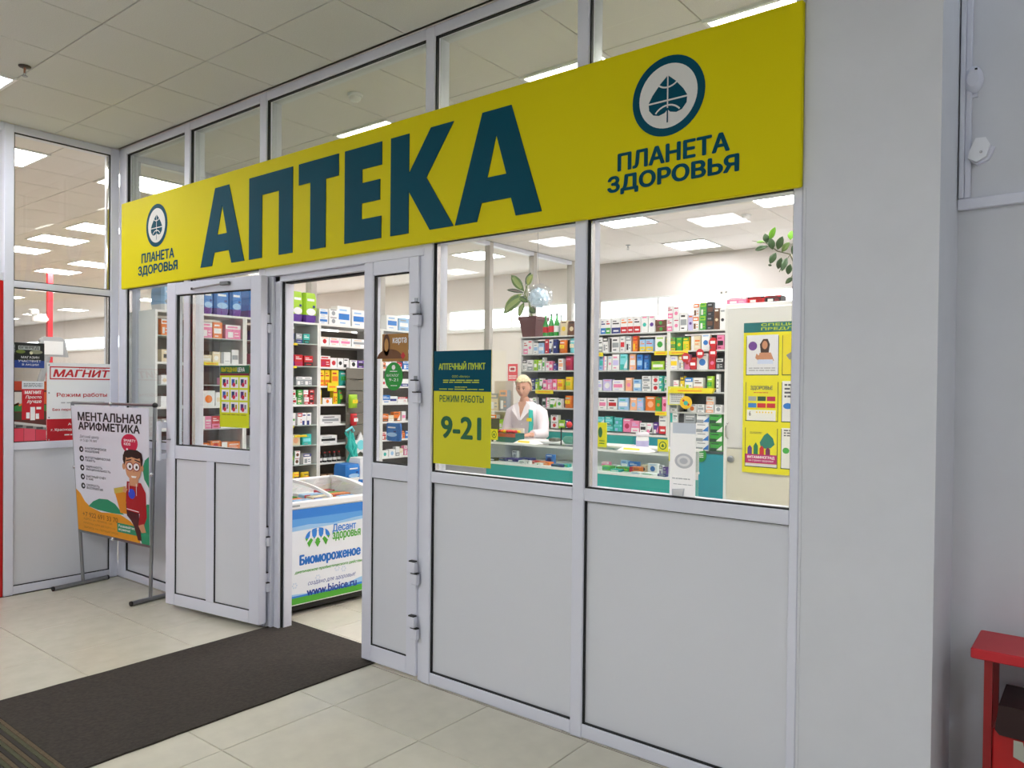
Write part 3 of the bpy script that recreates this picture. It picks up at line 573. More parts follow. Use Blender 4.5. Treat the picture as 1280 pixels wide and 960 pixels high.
s.poly([(.72, .61), (.79, .622), (.79, .612), (.72, .6)], hr, 12); s.poly([(.83, .622), (.9, .61), (.9, .6), (.83, .612)], hr, 12)
s.poly([(.78, .495), (.85, .497), (.84, .483), (.79, .482)], white, 10); s.poly([(.80, .535), (.825, .535), (.815, .52)], C('#b87c58'), 10)
s.mb.build('poster_sheet', t, loc=tuple(s.O))

# ================================================================== MATS
def mat_rug():
    c = mat('carpet_brown', '#332d26', .95, noise=.28, nscale=60, bump=.8)
    x0, x1, y0, y1 = 2.098, 3.118, -1.588, .185
    b = MB(); n = 16; rr = random.Random(3)
    ys_ = [y0+(y1-y0)*i/n for i in range(n+1)]
    top = [[(x0+rr.uniform(-.003, .003), y, .009), (x1+rr.uniform(-.003, .003), y, .009)] for y in ys_]
    for i in range(n):
        a, d = top[i], top[i+1]; b.add([a[0], a[1], d[1], d[0]], [(0, 1, 2, 3)], c)
        b.add([(a[0][0], a[0][1], 0), a[0], d[0], (d[0][0], d[0][1], 0)], [(0, 1, 2, 3)], c); b.add([(a[1][0], a[1][1], 0), a[1], d[1], (d[1][0], d[1][1], 0)], [(0, 3, 2, 1)], c)
    b.add([(x0, y0, 0), (x1, y0, 0), top[0][1], top[0][0]], [(0, 1, 2, 3)], c); b.add([(x0, y1, 0), (x1, y1, 0), top[-1][1], top[-1][0]], [(0, 3, 2, 1)], c)
    tag(b.build('door_mat'), 'dark brown flat carpet runner leading through the shop doorway', 'mat')
    t = thing('ribbed_mat', 'ribbed brown and green striped mat at the near end of the plain runner', 'mat', (2.1, -1.5895, 0))
    bx('backing', t, 0, 1.02, -1.2, 0, 0, .004, c)
    m = MB(); cs_ = [mat('rib_brown', '#5a4c38', .95, noise=.2, nscale=80), mat('rib_green', '#4a4a34', .95, noise=.2, nscale=80), mat('rib_dark', '#332d28', .95)]
    for i in range(60): m.box(.004, 1.016, -.0185-.02*i, -.0025-.02*i, .004, .010, cs_[i % 3])
    m.build('ribs', t, kind='stuff')
mat_rug()

# ================================================================== RED STAND on the right
t = thing('red_metal_stand', 'red metal stand with flat top by the right wall of the lobby', 'stand', (6.06, .06, 0))
bx('top_plate', t, -.0, .62, .0, .25, .70, .735, mat('red_plate', '#c3202c', .4), .004)
for x, y in ((.05, .03), (.05, .22), (.57, .03), (.57, .22)): bx('leg', t, x-.012, x+.012, y-.012, y+.012, 0, .70, mat('dark_red_metal', '#8c1016', .4))
bx('body_panel', t, .065, .555, .02, .23, .03, .475, red, .004)
m = MB(); m.prism([(.085, .46), (.072, .475), (.082, .56), (.54, .56), (.55, .46)], .01, .24, C('#26070a')); m.build('black_box', t)
m = MB(); m.add([(.125, .009, .40), (.165, .009, .385), (.15, .009, .455), (.125, .009, .455)], [(0, 1, 2, 3)], C('#a8a89c')); m.build('label_tag', t)
# ================================================================== SENSORS on the recess wall
t = thing('motion_sensor', 'white oval motion sensor, upper of the two by the white duct', 'motion sensor', tuple(ay_(.372, 1218, 102)))
rr_ = [[(a*k_, -y_, b*k_) for a, b in [(.032*math.cos(R(q)), .05*math.sin(R(q))) for q in range(0, 360, 24)]] for y_, k_ in ((0, .85), (.012, 1), (.03, .95), (.042, .6))]
MB().loft(rr_, pvc, True, True).build('housing', t); MB().box(.006, .014, -.044, -.036, .028, .034, black).build('indicator', t); MB().box(-.012, .012, -.012, 0, -.062, -.044, pvc).build('bracket', t)
t = thing('motion_sensor', 'white angled motion sensor, lower of the two by the white duct', 'motion sensor', tuple(ay_(.372, 1226, 190)))
m = MB(); m.prism([(-.036, -.028), (-.03, .0), (-.012, .042), (.02, .04), (.034, .012), (.022, -.03), (-.008, -.045)], -.045, -.004, C('#eef0f4', .3)); m.build('housing', t)
m = MB(); m.prism([(.034, .012), (.046, .006), (.028, -.036), (-.008, -.052), (-.036, -.028), (-.008, -.045), (.022, -.03)], -.02, 0, pvc); m.build('bracket', t); m = MB(); m.sphere((.006, -.047, -.012), .005, chrome, 8, 6); m.build('indicator', t)

# ================================================================== STORE BEYOND THE LEFT WALL
p = ax_(-8.2, 62, 341); t = thing('red_post', 'thin red post standing in the store behind the left glass wall', 'post', (-8.2, p.y, 0))
bx('tube', t, -.04, .04, -.04, .04, 0, ZC-.003, mat('red_post_paint', '#d02434', .4)); bx('foot_plate', t, -.1, .1, -.1, .1, 0, .02, mat('red_post_paint', '#d02434'))
m = MB(); m.box(-.0, .1, -.30, -.06, 2.62, 2.74, white, .02); m.box(-.0, .08, -.02-.06, -.04, 2.66, 2.70, white); m.box(.0, .12, -.34, -.20, 2.74, 2.84, white, .02); m.build('camera_head', t)
p = ax_(-1.6, 69, 437); t = thing('checkout_display', 'grey rounded checkout display on a stem behind the left glass wall', 'display', (-1.6, p.y, 0))
m = MB(); a = [(-.13, -.07), (-.13, .09), (-.10, .12), (.05, .12), (.09, .09), (.12, -.07)]
m.add([(0, y, p.z+z) for y, z in a]+[(-.05, y, p.z+z) for y, z in a], [tuple(range(6)), tuple(range(11, 5, -1))]+[(i, i+6, (i+1) % 6+6, (i+1) % 6) for i in range(6)], C('#a8acb0')); m.build('housing', t)
bx('screen', t, .001, .004, -.10, .07, p.z-.05, p.z+.08, C('#e8eaec')); MB().tube([(-.02, -.06, p.z-.07), (-.02, -.2, 1.3), (-.02, -.2, 0)], .03, C('#9a9ea2'), 8).build('stem', t)
for k in range(5):
    t = thing('checkout_counter', 'pale checkout counter in the store beyond the glass, %s' % ('nearest the glass wall', 'second from the glass wall', 'third from the glass wall', 'fourth from the glass wall', 'farthest from the glass wall')[k], 'counter', (-3.2-1.9*k, 2.2, 0), 0, 'checkout counters of the store')
    bx('body', t, -.35, .35, -1.1, 1.1, 0, .82, C('#c9c6c2')); bx('belt', t, -.3, .3, -1.0, .6, .821, .84, C('#55565a')); bx('worktop', t, -.36, .36, .61, 1.12, .821, .85, C('#b02030'))

# ================================================================== PRODUCTS
CN = {'w': ('#eeeeee', 'white'), 'n': ('#26357e', 'navy'), 'b': ('#2a78c8', 'blue'), 'l': ('#9cc4e8', 'pale blue'), 'r': ('#c81e28', 'red'), 'o': ('#ea7a1c', 'orange'),
      'y': ('#f0cf20', 'yellow'), 'g': ('#3fa640', 'green'), 'm': ('#a4d02c', 'lime'), 't': ('#2fb4aa', 'teal'), 'p': ('#ec86b0', 'pink'), 'c': ('#b81850', 'crimson'),
      'v': ('#5a2f90', 'violet'), 'k': ('#26282a', 'black'), 's': ('#9aa0a4', 'grey'), 'e': ('#e6d6b4', 'cream'), 'h': ('#f2b48c', 'peach'), 'x': ('#6a4630', 'brown'),
      'd': ('#244a34', 'dark green'), 'q': ('#c8c0ea', 'lilac'), 'a': ('#7fd8e0', 'aqua')}
PM = {k: mat('print_'+v[1].replace(' ', '_'), v[0], .45) for k, v in CN.items()}
ORD = ['first', 'second', 'third', 'fourth', 'fifth', 'sixth', 'seventh', 'eighth', 'ninth', 'tenth', 'eleventh', 'twelfth', 'thirteenth', 'fourteenth', 'fifteenth', 'sixteenth', 'seventeenth', 'eighteenth', 'nineteenth', 'twentieth', 'twenty-first', 'twenty-second', 'twenty-third', 'twenty-fourth', 'twenty-fifth']
def carton_mb(w_, d_, h_, a, b, c, style):
    """folding carton, front towards -y, printed front on a grid"""
    m = MB(); A, B, Cc = PM[a], PM[b], PM[c]; x0, x1 = -w_/2, w_/2
    m.add([(x0, 0, 0), (x1, 0, 0), (x1, d_, 0), (x0, d_, 0), (x0, 0, h_), (x1, 0, h_), (x1, d_, h_), (x0, d_, h_)], [(3, 2, 1, 0), (4, 5, 6, 7), (1, 2, 6, 5), (2, 3, 7, 6), (3, 0, 4, 7)], A)
    def rc(u0, v0, u1, v1, M_): m.add([(x0+w_*u0, 0, h_*v0), (x0+w_*u1, 0, h_*v0), (x0+w_*u1, 0, h_*v1), (x0+w_*u0, 0, h_*v1)], [(0, 1, 2, 3)], M_)
    def up(u0, v0, u1, v1, M_): m.add([(x0+w_*u0, -.0006, h_*v0), (x0+w_*u1, -.0006, h_*v0), (x0+w_*u1, -.0006, h_*v1), (x0+w_*u0, -.0006, h_*v1)], [(0, 1, 2, 3)], M_)
    if style == 0: rc(0, 0, 1, .38, B); rc(0, .38, 1, 1, A); up(.12, .6, .85, .68, Cc); up(.12, .76, .55, .82, Cc); up(.2, .12, .8, .22, A)
    elif style == 1: rc(0, 0, 1, 1, A); up(.1, .3, .9, .62, B); up(.15, .75, .7, .85, Cc); up(.2, .1, .6, .17, Cc)
    elif style == 2: rc(0, 0, .3, 1, B); rc(.3, 0, 1, 1, A); up(.4, .6, .92, .72, Cc); up(.4, .4, .8, .46, Cc); up(.4, .2, .9, .25, B)
    elif style == 3:
        rc(0, 0, 1, 1, A); r_ = .3
        m.add([(x0+w_*.5+min(w_, h_)*r_*math.cos(q*math.pi/5), -.0006, h_*.45+min(w_, h_)*r_*math.sin(q*math.pi/5)) for q in range(10)], [tuple(range(10))], B); up(.15, .84, .85, .92, Cc)
    elif style == 4: rc(0, .7, 1, 1, B); rc(0, 0, 1, .7, A); up(.12, .78, .8, .9, A); up(.15, .1, .5, .5, Cc); up(.6, .2, .9, .26, B); up(.6, .4, .85, .46, B)
    else:
        rc(0, 0, 1, 1, A); up(0, .0, .55, .35, B); m.add([(x0+w_*.5, -.0008, h_*.1), (x1, -.0008, h_*.1), (x1, -.0008, h_*.7)], [(0, 1, 2)], Cc); up(.1, .75, .75, .86, B)
    return m
def bottle_mb(r, h_, a, b, cap):
    m = MB(); m.lathe([(r*.95, 0), (r, .01), (r, h_*.52), (r*.8, h_*.62), (r*.36, h_*.78), (r*.33, h_*.9)], PM[a] if isinstance(a, str) else a, n=12)
    m.lathe([(r*1.02, h_*.18), (r*1.02, h_*.45)], PM[b], n=12); m.lathe([(r*.38, h_*.9), (r*.38, h_), (r*.3, h_)], PM[cap], n=10); return m
def pouch_mb(w_, h_, a, b, c):
    m = MB(); n = 6; R_ = []
    for k in range(7):
        z = h_*k/6; t_ = .004+.028*math.sin(math.pi*k/6)**.7; R_.append([(-w_/2, 0, z), (-w_/4, -t_, z), (0, -t_*1.2, z), (w_/4, -t_, z), (w_/2, 0, z), (w_/4, t_, z), (0, t_*1.2, z), (-w_/4, t_, z)])
    m.loft(R_, PM[a], True, True)
    m.add([(-w_*.3, -.037, h_*.35), (w_*.3, -.037, h_*.35), (w_*.3, -.037, h_*.62), (-w_*.3, -.037, h_*.62)], [(0, 1, 2, 3)], PM[b]); m.add([(-w_*.25, -.03, h_*.75), (w_*.25, -.03, h_*.75), (w_*.25, -.028, h_*.83), (-w_*.25, -.028, h_*.83)], [(0, 1, 2, 3)], PM[c])
    return m
def pack_mb(w_, d_, h_, a, b, c):       # soft rounded pack of diapers
    m = MB(); rings = []
    for k in range(9):
        z = h_*k/8; q = 1-.10*abs(k/4-1)**4; e = .02
        hw, hd = w_/2*q, d_/2*q
        rings.append([(-hw+e, -hd, z), (hw-e, -hd, z), (hw, -hd+e, z), (hw, hd-e, z), (hw-e, hd, z), (-hw+e, hd, z), (-hw, hd-e, z), (-hw, -hd+e, z)])
    m.loft(rings[:3], PM[b], True, False); m.loft(rings[2:], PM[a], True, False)
    y = -d_/2-.002
    m.add([(w_*.36*math.cos(q*math.pi/7)*1.0, y, h_*.36+h_*.12*math.sin(q*math.pi/7)) for q in range(14)], [tuple(range(14))], PM[c])
    m.add([(-w_*.3, y, h_*.72), (w_*.25, y, h_*.72), (w_*.25, y, h_*.8), (-w_*.3, y, h_*.8)], [(0, 1, 2, 3)], PM['w']); m.add([(w_*.12, y-.001, h_*.5), (w_*.3, y-.001, h_*.5), (w_*.3, y-.001, h_*.58), (w_*.12, y-.001, h_*.58)], [(0, 1, 2, 3)], PM['n'])
    return m
CNT = {}
class Row:
    """one shelf row; fr(u) gives the place along the shelf of a photo column, put() stands things on it"""
    def __init__(s, side, z, where, grp, u2l, sc, hmax=9): s.side, s.z, s.where, s.grp, s.u2l, s.sc, s.n = side, z, where, grp, u2l, sc, 0; s.hmax = hmax
    def place(s, mb, name, cat, desc, l, dep=.015, z=None, rz=0, what=''):
        z = s.z if z is None else z
        loc, rot = ((l, s.side[1]+dep, z), rz) if s.side[0] == 'y' else ((s.side[1]-dep, l, z), math.pi/2+rz)
        key = (s.where, what); s.n += 1 if not what else 0
        o = mb.build(name, loc=loc, rz=rot); n_ = CNT.get((s.where, 0), 0)
        tag(o, '%s%s, %s on %s' % (desc, what, (ORD[max(0, s.n-1)]+' from left'), s.where), cat, s.grp); return o
    def items(s, spec):
        for it in spec.split():
            # u0-u1:h:abc:style[:stack]
            q = it.split(':'); u0, u1 = [float(x) for x in q[0].split('-')]; h_ = min(float(q[1])*s.sc, s.hmax); a, b, c = (q[2]+'wk')[:3] if len(q[2]) < 3 else q[2]
            st = q[3] if len(q) > 3 else '1'; n_ = int(q[4]) if len(q) > 4 else 1
            l0, l1 = s.u2l(u0), s.u2l(u1); w_ = abs(l1-l0)-.003; l = (l0+l1)/2
            nm = CN[a][1]+(' and '+CN[b][1] if b != a else '')
            for k in range(n_):
                lay = '' if n_ == 1 else (', lower' if k == 0 else ', upper' if n_ == 2 else ', middle') if n_ < 4 else ', %s layer' % ORD[k]
                if n_ == 3: lay = (', lowest', ', middle', ', topmost')[k]
                if k == 0: s.n += 1
                z = s.z+.0005+k*(h_/n_+.0005); hh = h_/n_-.001
                rot = s.side[0]
                if st == 'B': mb = bottle_mb(w_/2, hh, a, b, c); nm_, cat, kind, dep = 'bottle', 'bottle', 'bottle', .015+w_/2
                elif st == 'P': mb = pouch_mb(w_, hh, a, b, c); nm_, cat, kind, dep = 'pouch', 'pouch', 'soft pouch', .05
                elif st == 'D': mb = pack_mb(w_, .20, hh, a, b, c); nm_, cat, kind, dep = 'diaper_pack', 'pack', 'diaper pack', .115
                else:
                    d_ = min(.16, max(.05, w_*.6)); mb = carton_mb(w_, d_, hh, a, b, c, int(st)); nm_, cat, kind, dep = 'carton', 'carton', 'carton', random.uniform(.008, .03)
                loc, rt_ = ((l, s.side[1]+dep, z), 0) if rot == 'y' else ((s.side[1]-dep, l, z), math.pi/2)
                o = mb.build(nm_, loc=loc, rz=rt_)
                tag(o, '%s %s%s, %s in %s' % (nm, kind, lay, ORD[s.n-1], s.where), cat, s.grp)
    def fill(s, u0, u1, seed, hmax=15):
        rr = random.Random(seed); u = u0; sp = []
        while u < u1-3:
            w_ = rr.choice([5, 7, 8, 10, 12]); w_ = min(w_, u1-u)
            sp.append('%g-%g:%g:%s:%d:%d' % (u, u+w_, rr.uniform(.6, 1)*hmax, rr.choice(['wn', 'wp', 'wr', 'wg', 'ox', 'pw', 'wl', 'ew', 'wt', 'rw', 'ws', 'bw']), rr.randint(0, 5), 1)); u += w_+rr.choice([0, 0, 1])
        s.items(' '.join(sp))

# ---- price strips 
def strip(parent, x0, x1, y, z0, z1, side='y'):
    m = MB()
    if side == 'y': m.box(x0, x1, y-.012, y-.004, z0, z1, mat('price_yellow', '#e8d820', .4)); m.box(x0+(x1-x0)*.15, x1-(x1-x0)*.15, y-.0135, y-.012, z0+(z1-z0)*.4, z0+(z1-z0)*.6, PM['o'])
    else: m.box(y+.004, y+.012, x0, x1, z0, z1, mat('price_yellow', '#e8d820', .4)); m.box(y+.012, y+.0135, x0+(x1-x0)*.15, x1-(x1-x0)*.15, z0+(z1-z0)*.4, z0+(z1-z0)*.6, PM['o'])
    return m.build('price_strip', parent)

# ================================================================== LEFT RACKS along the glass wall (front plane x = .4)
FX = .40
yu = lambda u: ax_(FX, u, 480).y
LZ = [2.17, 1.985, 1.77, 1.585, 1.405, 1.21, 1.02, .835, .65, .45, .1]
names = ['rack nearest the shop front', 'rack behind the freezer', 'rack right of the freezer', 'farthest rack of the left wall']
bounds = [(.105, .905), (.907, 1.707), (1.71, 2.51), (2.513, 3.313)]
backm = mat('rack_back', '#7d756c', .7)
def rack(k):
    y0, y1 = bounds[k]; t = thing('shelf_rack', 'white open shelf rack full of medicine, %s' % ['first from the shop front', 'second from the shop front', 'third, right of the freezer', 'last along the left wall'][k], 'shelf rack', (.02, y0, 0), 0, 'shelf racks along the left wall')
    W_ = y1-y0; Dp = FX-.02
    bx('side_panel', t, 0, Dp, 0, .018, 0, 2.17, cabw); bx('side_panel', t, 0, Dp, W_-.018, W_, 0, 2.17, cabw)
    bx('back_panel', t, 0, .008, .018, W_-.018, .08, 2.15, backm); bx('plinth', t, .02, Dp-.02, .018, W_-.018, 0, .08, cabw)
    for i, z in enumerate(LZ):
        g_ = (k in (1,) and i in (1, 2, 3, 5, 6, 7)) or (k == 0 and i % 2 == 1)
        th = .008 if g_ else .018
        bx('top_board' if i == 0 else 'shelf', t, .009 if i else 0, Dp-.001, .0185, W_-.0185, z-th, z, gl2 if g_ and False else (C('#b8c4be', .2) if g_ else cabw)) if i else bx('top_board', t, 0, Dp, 0, W_, z+.0005-.001, z+.017, cabw)
    return t
racks = [rack(k) for k in range(4)]
def LR(k, i): return Row(('x', FX), LZ[i]+(.018 if i == 0 else 0), '%s row of %s left rack' % (['top', 'second', 'third', 'fourth', 'fifth', 'sixth', 'seventh', 'eighth', 'ninth', 'tenth', 'bottom'][i], ORD[k]), 'goods on the left racks', yu, .0077, 9 if i == 0 else .155)
# rack 0 (seen through the open leaf)
LR(0, 0).items('203-227:26:lws:D 254-268:28:bvl:D 269-288:29:bvl:D 289-304:30:bvl:D')
for i, q in enumerate(['203-212:17:ow:4 214-226:15:xe:1 254-267:17:pw:4 268-280:18:ow:1 283-302:16:pw:4', '203-226:13:ek:1 254-266:9:ew:1 267-277:13:ew:3 278-290:13:ws:2 291-300:16:ws:1',
        '203-212:10:we:3 213-226:12:wk:1 276-288:8:pw:0 289-302:8:wr:3', '203-226:11:wx:3 254-270:17:wo:3 271-285:15:we:1 286-302:14:wp:2', '203-226:12:ws:4 254-266:14:pw:2 267-277:14:rp:0 278-302:15:wp:3',
        '203-214:14:qw:1 215-226:12:qw:0 254-264:9:oy:1 265-278:11:or:3 279-302:9:ow:2', '203-226:13:rw:1 254-270:12:wg:1 271-286:14:xe:2 287-302:13:ex:0', '203-226:13:wn:1 254-302:12:wx:1'], 1): LR(0, i).items(q)
for i, n_ in ((1, (254, 272)), (6, (255, 283))): strip(racks[0], yu(n_[0])-.105, yu(n_[1])-.105, FX-.02, LZ[i+1 if i == 1 else i]-.018, LZ[i+1 if i == 1 else i]+.008, 'x')
# rack 1
LR(1, 0).items('313-328:33:bvl:D 329-348:33:bvl:D 349-364.5:33:bvl:D 365-380.5:37:mvw:D 381-397.5:37:mvw:D')
for i, q in enumerate(['320-345:12:nw:0 351-358:12:tnw:0 359-370:12:nsw:0 371-379:12:snw:0 380-388:12:tdw:0', '320-348:13:cw:0 352-357:13:ckw:0 358-369:14:cvw:0 370-380:14:rcw:0 381-392:13:rkw:0',
        '320-349:14:we:1 352-366:15:wph:3 371-381:11:sw:4 382-392:11:sw:4', '320-348:15:wk:1 352-364.5:18:wsk:1:2 366-372:18:wrg:1:2 373-379:18:gew:1:2 381-387:18:wrp:0:2 388-394:18:rkw:1:2',
        '320-349:14:wr:1 352-356:15:kr:1 357-366:16:rcw:4 367.5-372:15:wg:3 373-379:15:wr:4 380-385.5:15:wn:5 386-391.5:15:wn:5', '320-349:14:wt:3 352-359:17:wt:3 359.5-366:17:wt:3 367-378:13:ehw:3 379.5-391:13:tas:1',
        '320-340:12:yo:1 350-355:14:yow:1 356-363:18:gmd:P 364-370:18:gmd:P 371-377.5:17:wxr:3:2 381-391:13:wns:4', '320-348:14:yw:P 352-366:14:yxo:P 367-379:15:yxo:P 380-391:14:yok:P'], 1): LR(1, i).items(q)
for z, a, b in ((LZ[1], 351, 371), (LZ[2], 351, 370), (LZ[5], 350, 367), (LZ[6]+.1, 368, 383)): strip(racks[1], yu(a)-.907, yu(b)-.907, FX-.02, z-.022, z-.002, 'x')
# rack 2
LR(2, 0).items('399.5-411:19:wbl:1:2 411.5-422.5:20:wsk:3:2 423-440:25:wbl:1 440.5-457:22:wbl:1 458-471:22:wbl:1')
for i, q in enumerate([(1, '401-412:10:wrh:3 412.5-425.5:10:wph:1 426-440:10:wph:1 440.5-458:10:wsh:1'), (2, '401-414:14:rwc:4 415-423.5:12:wr:3 424-431:12:wk:3 431.5-438:12:wk:5 439-448:10:wkv:3 449-458:10:vkw:1 461-471:12:wn:2'),
        (3, '401-407:20:yor:0 408-414:20:yor:0 415-424:21:yor:1 425-436:22:tgw:P'), (4, '400.5-404:18:yow:1 405-417:8:wor:3 418.5-424:20:yro:4 425-430.5:18:gmr:P'), (5, '402-428:11:wsk:1'), (6, '401-423:10:wks:1'), (7, '401-406:13:kwr:B 407-412:13:kwr:B 413-418:13:kwr:B 419-424:13:kwr:B 425-429:13:kwr:B'), (8, '402-411:9:xwe:3 412-420:9:xwe:3')], 1): LR(2, q[0]).items(q[1])
strip(racks[2], yu(409)-1.71, yu(420)-1.71, FX-.02, LZ[3]-.05, LZ[3]+.03, 'x')
# rack 3
for i in range(1, 9): LR(3, i).fill(479, 512, 40+i, 14)
LR(3, 0).items('484-498:20:wbl:1 499-512:18:lws:1')
# slat wall with hooks hanging in front of the third rack
t = thing('hook_panel', 'slatted grey hook panel with hanging goods right of the freezer', 'hook panel', (FX+.012, yu(431), .62))
yw = yu(459)-yu(431)
for i in range(10): bx('slat', t, 0, .012, 0, yw, .115*i, .115*i+.108, mat('slat_grey', '#6f6c62', .5), .003)
bx('upright', t, -.011, -.001, .02, .05, 0, 1.15, steel); bx('upright', t, -.011, -.001, yw-.05, yw-.02, 0, 1.15, steel)
for i, (y_, z_) in enumerate(((.1, 1.02), (.12, .80), (.06, .50), (.25, .46))): MB().tube([(.012, y_, z_), (.15, y_, z_), (.16, y_, z_+.015)], .003, chrome, 6).build('hook', t)
def hang(mb, name, lab, cat, u, v, x=FX+.09): p = ax_(x, u, v); return tag(mb.build(name, loc=tuple(p), rz=math.pi/2), lab, cat, 'goods hanging on the hook panel')
hang(pouch_mb(.11, .135, 'm', 'y', 'm'), 'pouch', 'lime green snack bag hanging at the top of the hook panel', 'bag', 441, 510)
hang(pouch_mb(.085, .12, 'r', 'w', 'k'), 'pouch', 'red round topped toy pack hanging below the lime bag', 'bag', 442, 532)
m = MB(); rr = random.Random(5)
for i in range(9): m.tube([(rr.uniform(-.06, .06), rr.uniform(-.03, .03), .3-rr.uniform(0, .05)), (rr.uniform(-.05, .05), -.03+rr.uniform(-.02, .02), .15), (.03+rr.uniform(-.04, .05), rr.uniform(-.03, .03), 0)], [.014, .02, .012], PM['t'], 7)
m.tube([(-.05, 0, .3), (0, -.03, .34), (.05, 0, .3)], .012, PM['a'], 7)
o = hang(m, 'bath_sponge_bundle', 'teal bundle of soft bath sponges hanging above the freezer', 'sponge bundle', 437, 577, FX+.14)
m = MB(); m.prism([(.13*math.cos(R(90+36*q))*(1 if q % 2 == 0 else .5), .13*math.sin(R(90+36*q))*(1 if q % 2 == 0 else .5)) for q in range(10)], -.012, .012, PM['w']); m.prism([(.05*math.cos(R(30*q)), .05*math.sin(R(30*q))) for q in range(12)], -.016, -.012, PM['a'])
hang(m, 'star_ornament', 'white and aqua star shaped pack hanging right of the teal sponges', 'star pack', 450, 556, FX+.05)
# goods standing on the floor behind the freezer
for (u, v, w_, h_, a, b, c, lab) in ((433.5, 601, .17, .16, 'b', 'w', 'l', 'blue and white diaper pack lying behind the freezer corner'), (451, 606, .16, .26, 'w', 'b', 'g', 'white pack with blue corner standing right of the freezer')):
    p = ax_(.86, u, v); o = pack_mb(w_, .2, h_, a, b, c).build('diaper_pack', loc=tuple(p), rz=math.pi/2); tag(o, lab, 'pack')
t = thing('display_table', 'low white table carrying diaper packs behind the freezer', 'table', (.72, ax_(.86, 440, 604).y, 0))
zt = min(ax_(.86, 433, 601).z, ax_(.86, 451, 606).z)-.001
bx('tabletop', t, 0, .3, -.25, .32, zt-.02, zt, cabw)
for x in (.02, .26):
    for y in (-.23, .28): bx('leg', t, x, x+.02, y, y+.02, 0, zt-.02, steel)

# ================================================================== FREEZER
fz = R(-4.5); t = thing('chest_freezer', 'white chest freezer with curved sliding glass lids and printed ice cream front', 'freezer', (2.035, .15, 0), fz)
FL, FD = .82, .62
bx('body', t, -FD, 0, 0, FL, .075, .74, C('#eef0f2', .3), .012); bx('base_plinth', t, -FD+.03, -.04, .03, FL-.03, .03, .075, black)
for x in (-FD+.08, -.08):
    for y in (.08, FL-.08):
        w1 = MB(); w1.tube([(x, y-.012, .022), (x, y+.012, .022)], .022, black, 10); w1.build('castor', t)
def ztop(x): q = (x+FD)/FD; return .865-.075*q**2.2
m = MB(); m.box(-.03, .006, -.006, FL+.006, .74, .79, white, .008); m.box(-FD-.006, -FD+.03, -.006, FL+.006, .74, .868, white, .008)
for y in (-.006, FL-.03):
    xs_ = [-FD+.03+(FD-.06)*k/8 for k in range(9)]
    m.loft([[(x, y, .741), (x, y+.036, .741), (x, y+.036, ztop(x)+.004), (x, y, ztop(x)+.004)] for x in xs_], white)
m.build('rim', t)
for y0, y1, dz in ((.03, FL*.53, 0), (FL*.5, FL-.03, .007)):
    xs_ = [-FD+.035+(FD-.07)*k/8 for k in range(9)]
    li = MB(); li.add([(x, y, ztop(x)-.012+dz) for x in xs_ for y in (y0, y1)], [(2*i, 2*i+2, 2*i+3, 2*i+1) for i in range(8)], gl2, True); lo = li.build('glass_lid', t)
    for yy in (y0, y1-.018): MB().loft([[(x, yy, ztop(x)-.016+dz), (x, yy+.018, ztop(x)-.016+dz), (x, yy+.018, ztop(x)+.001+dz), (x, yy, ztop(x)+.001+dz)] for x in xs_], white).build('lid_rail', lo)
s = Sheet((.0005, .012, .085), (0, FL-.024, 0), (0, 0, .652), C('#e9ecf2', .35), .001)
b1, b2, gg, ng = C('#2f7fd6'), C('#9cc8ee'), C('#4ca82c'), C('#1c3f9a')
s.rect(0, .9, 1, 1, b1, 1)
s.poly([(0, .9), (1, .9), (1, .84), (.75, .83), (.5, .80), (.25, .82), (0, .80)], C('#5ea2e4'), 1); s.poly([(0, .81), (.25, .83), (.5, .81), (.75, .84), (1, .85), (1, .82), (.7, .80), (.3, .78), (0, .77)], b2, 2)
s.rect(0, 0, 1, .07, gg, 1); s.poly([(0, .07), (1, .07), (1, .16), (.8, .15), (.6, .10), (.3, .09), (0, .12)], b2, 1); s.poly([(0, .07), (1, .07), (1, .10), (.5, .085), (0, .09)], b1, 2)
def sh_(u): return u*.62
# emblem: three figures under a blue arch
s.disc(.345, .68, .125, .10, b1, 3, 20, 0, 180); s.poly([(.22, .68), (.26, .58), (.30, .66), (.345, .57), (.39, .66), (.43, .58), (.47, .68)], gg, 3)
for c in (.277, .345, .413): s.poly([(c-.008, .75), (c+.008, .75), (c+.012, .70), (c+.05, .64), (c+.04, .63), (c, .68), (c-.04, .63), (c-.05, .64), (c-.012, .70)], C('#e9ecf2'), 4); s.disc(c, .765, .012, .015, C('#e9ecf2'), 4, 10)
s.text('Десант', .50, .695, .75, .79, b1, 3, bold=.03); s.text('здоровья', .50, .60, .80, .70, gg, 3, bold=.03)
s.text('Биомороженое', .17, .38, .80, .51, C('#1f6fc4'), 3, bold=.05); s.text('диетическое пробиотического действия', .12, .315, .84, .355, gg, 3, shear=.2)
s.text('создано для здоровья!', .25, .165, .75, .22, ng, 3, shear=.3, bold=.01); s.text('www.bioice.ru', .24, .065, .76, .15, ng, 4, bold=.04)
for cu, cv in ((.12, .2), (.06, .12), (.35, .24), (.55, .3), (.62, .28), (.9, .4), (.05, .3)):
    for k in range(6): s.disc(cu+.02*math.cos(k*1.047), cv+.025*math.sin(k*1.047), .008, .01, C('#cdd9ea'), 1, 6)
s.build('printed_front', t); sp_ = s
bx('maker_plate', t, .0065, .008, .06, .14, .757, .770, C('#a8acb0'))
bx('basket_divider', t, -FD+.04, -.04, FL*.49, FL*.5, .60, .74, steel)
rr = random.Random(11)
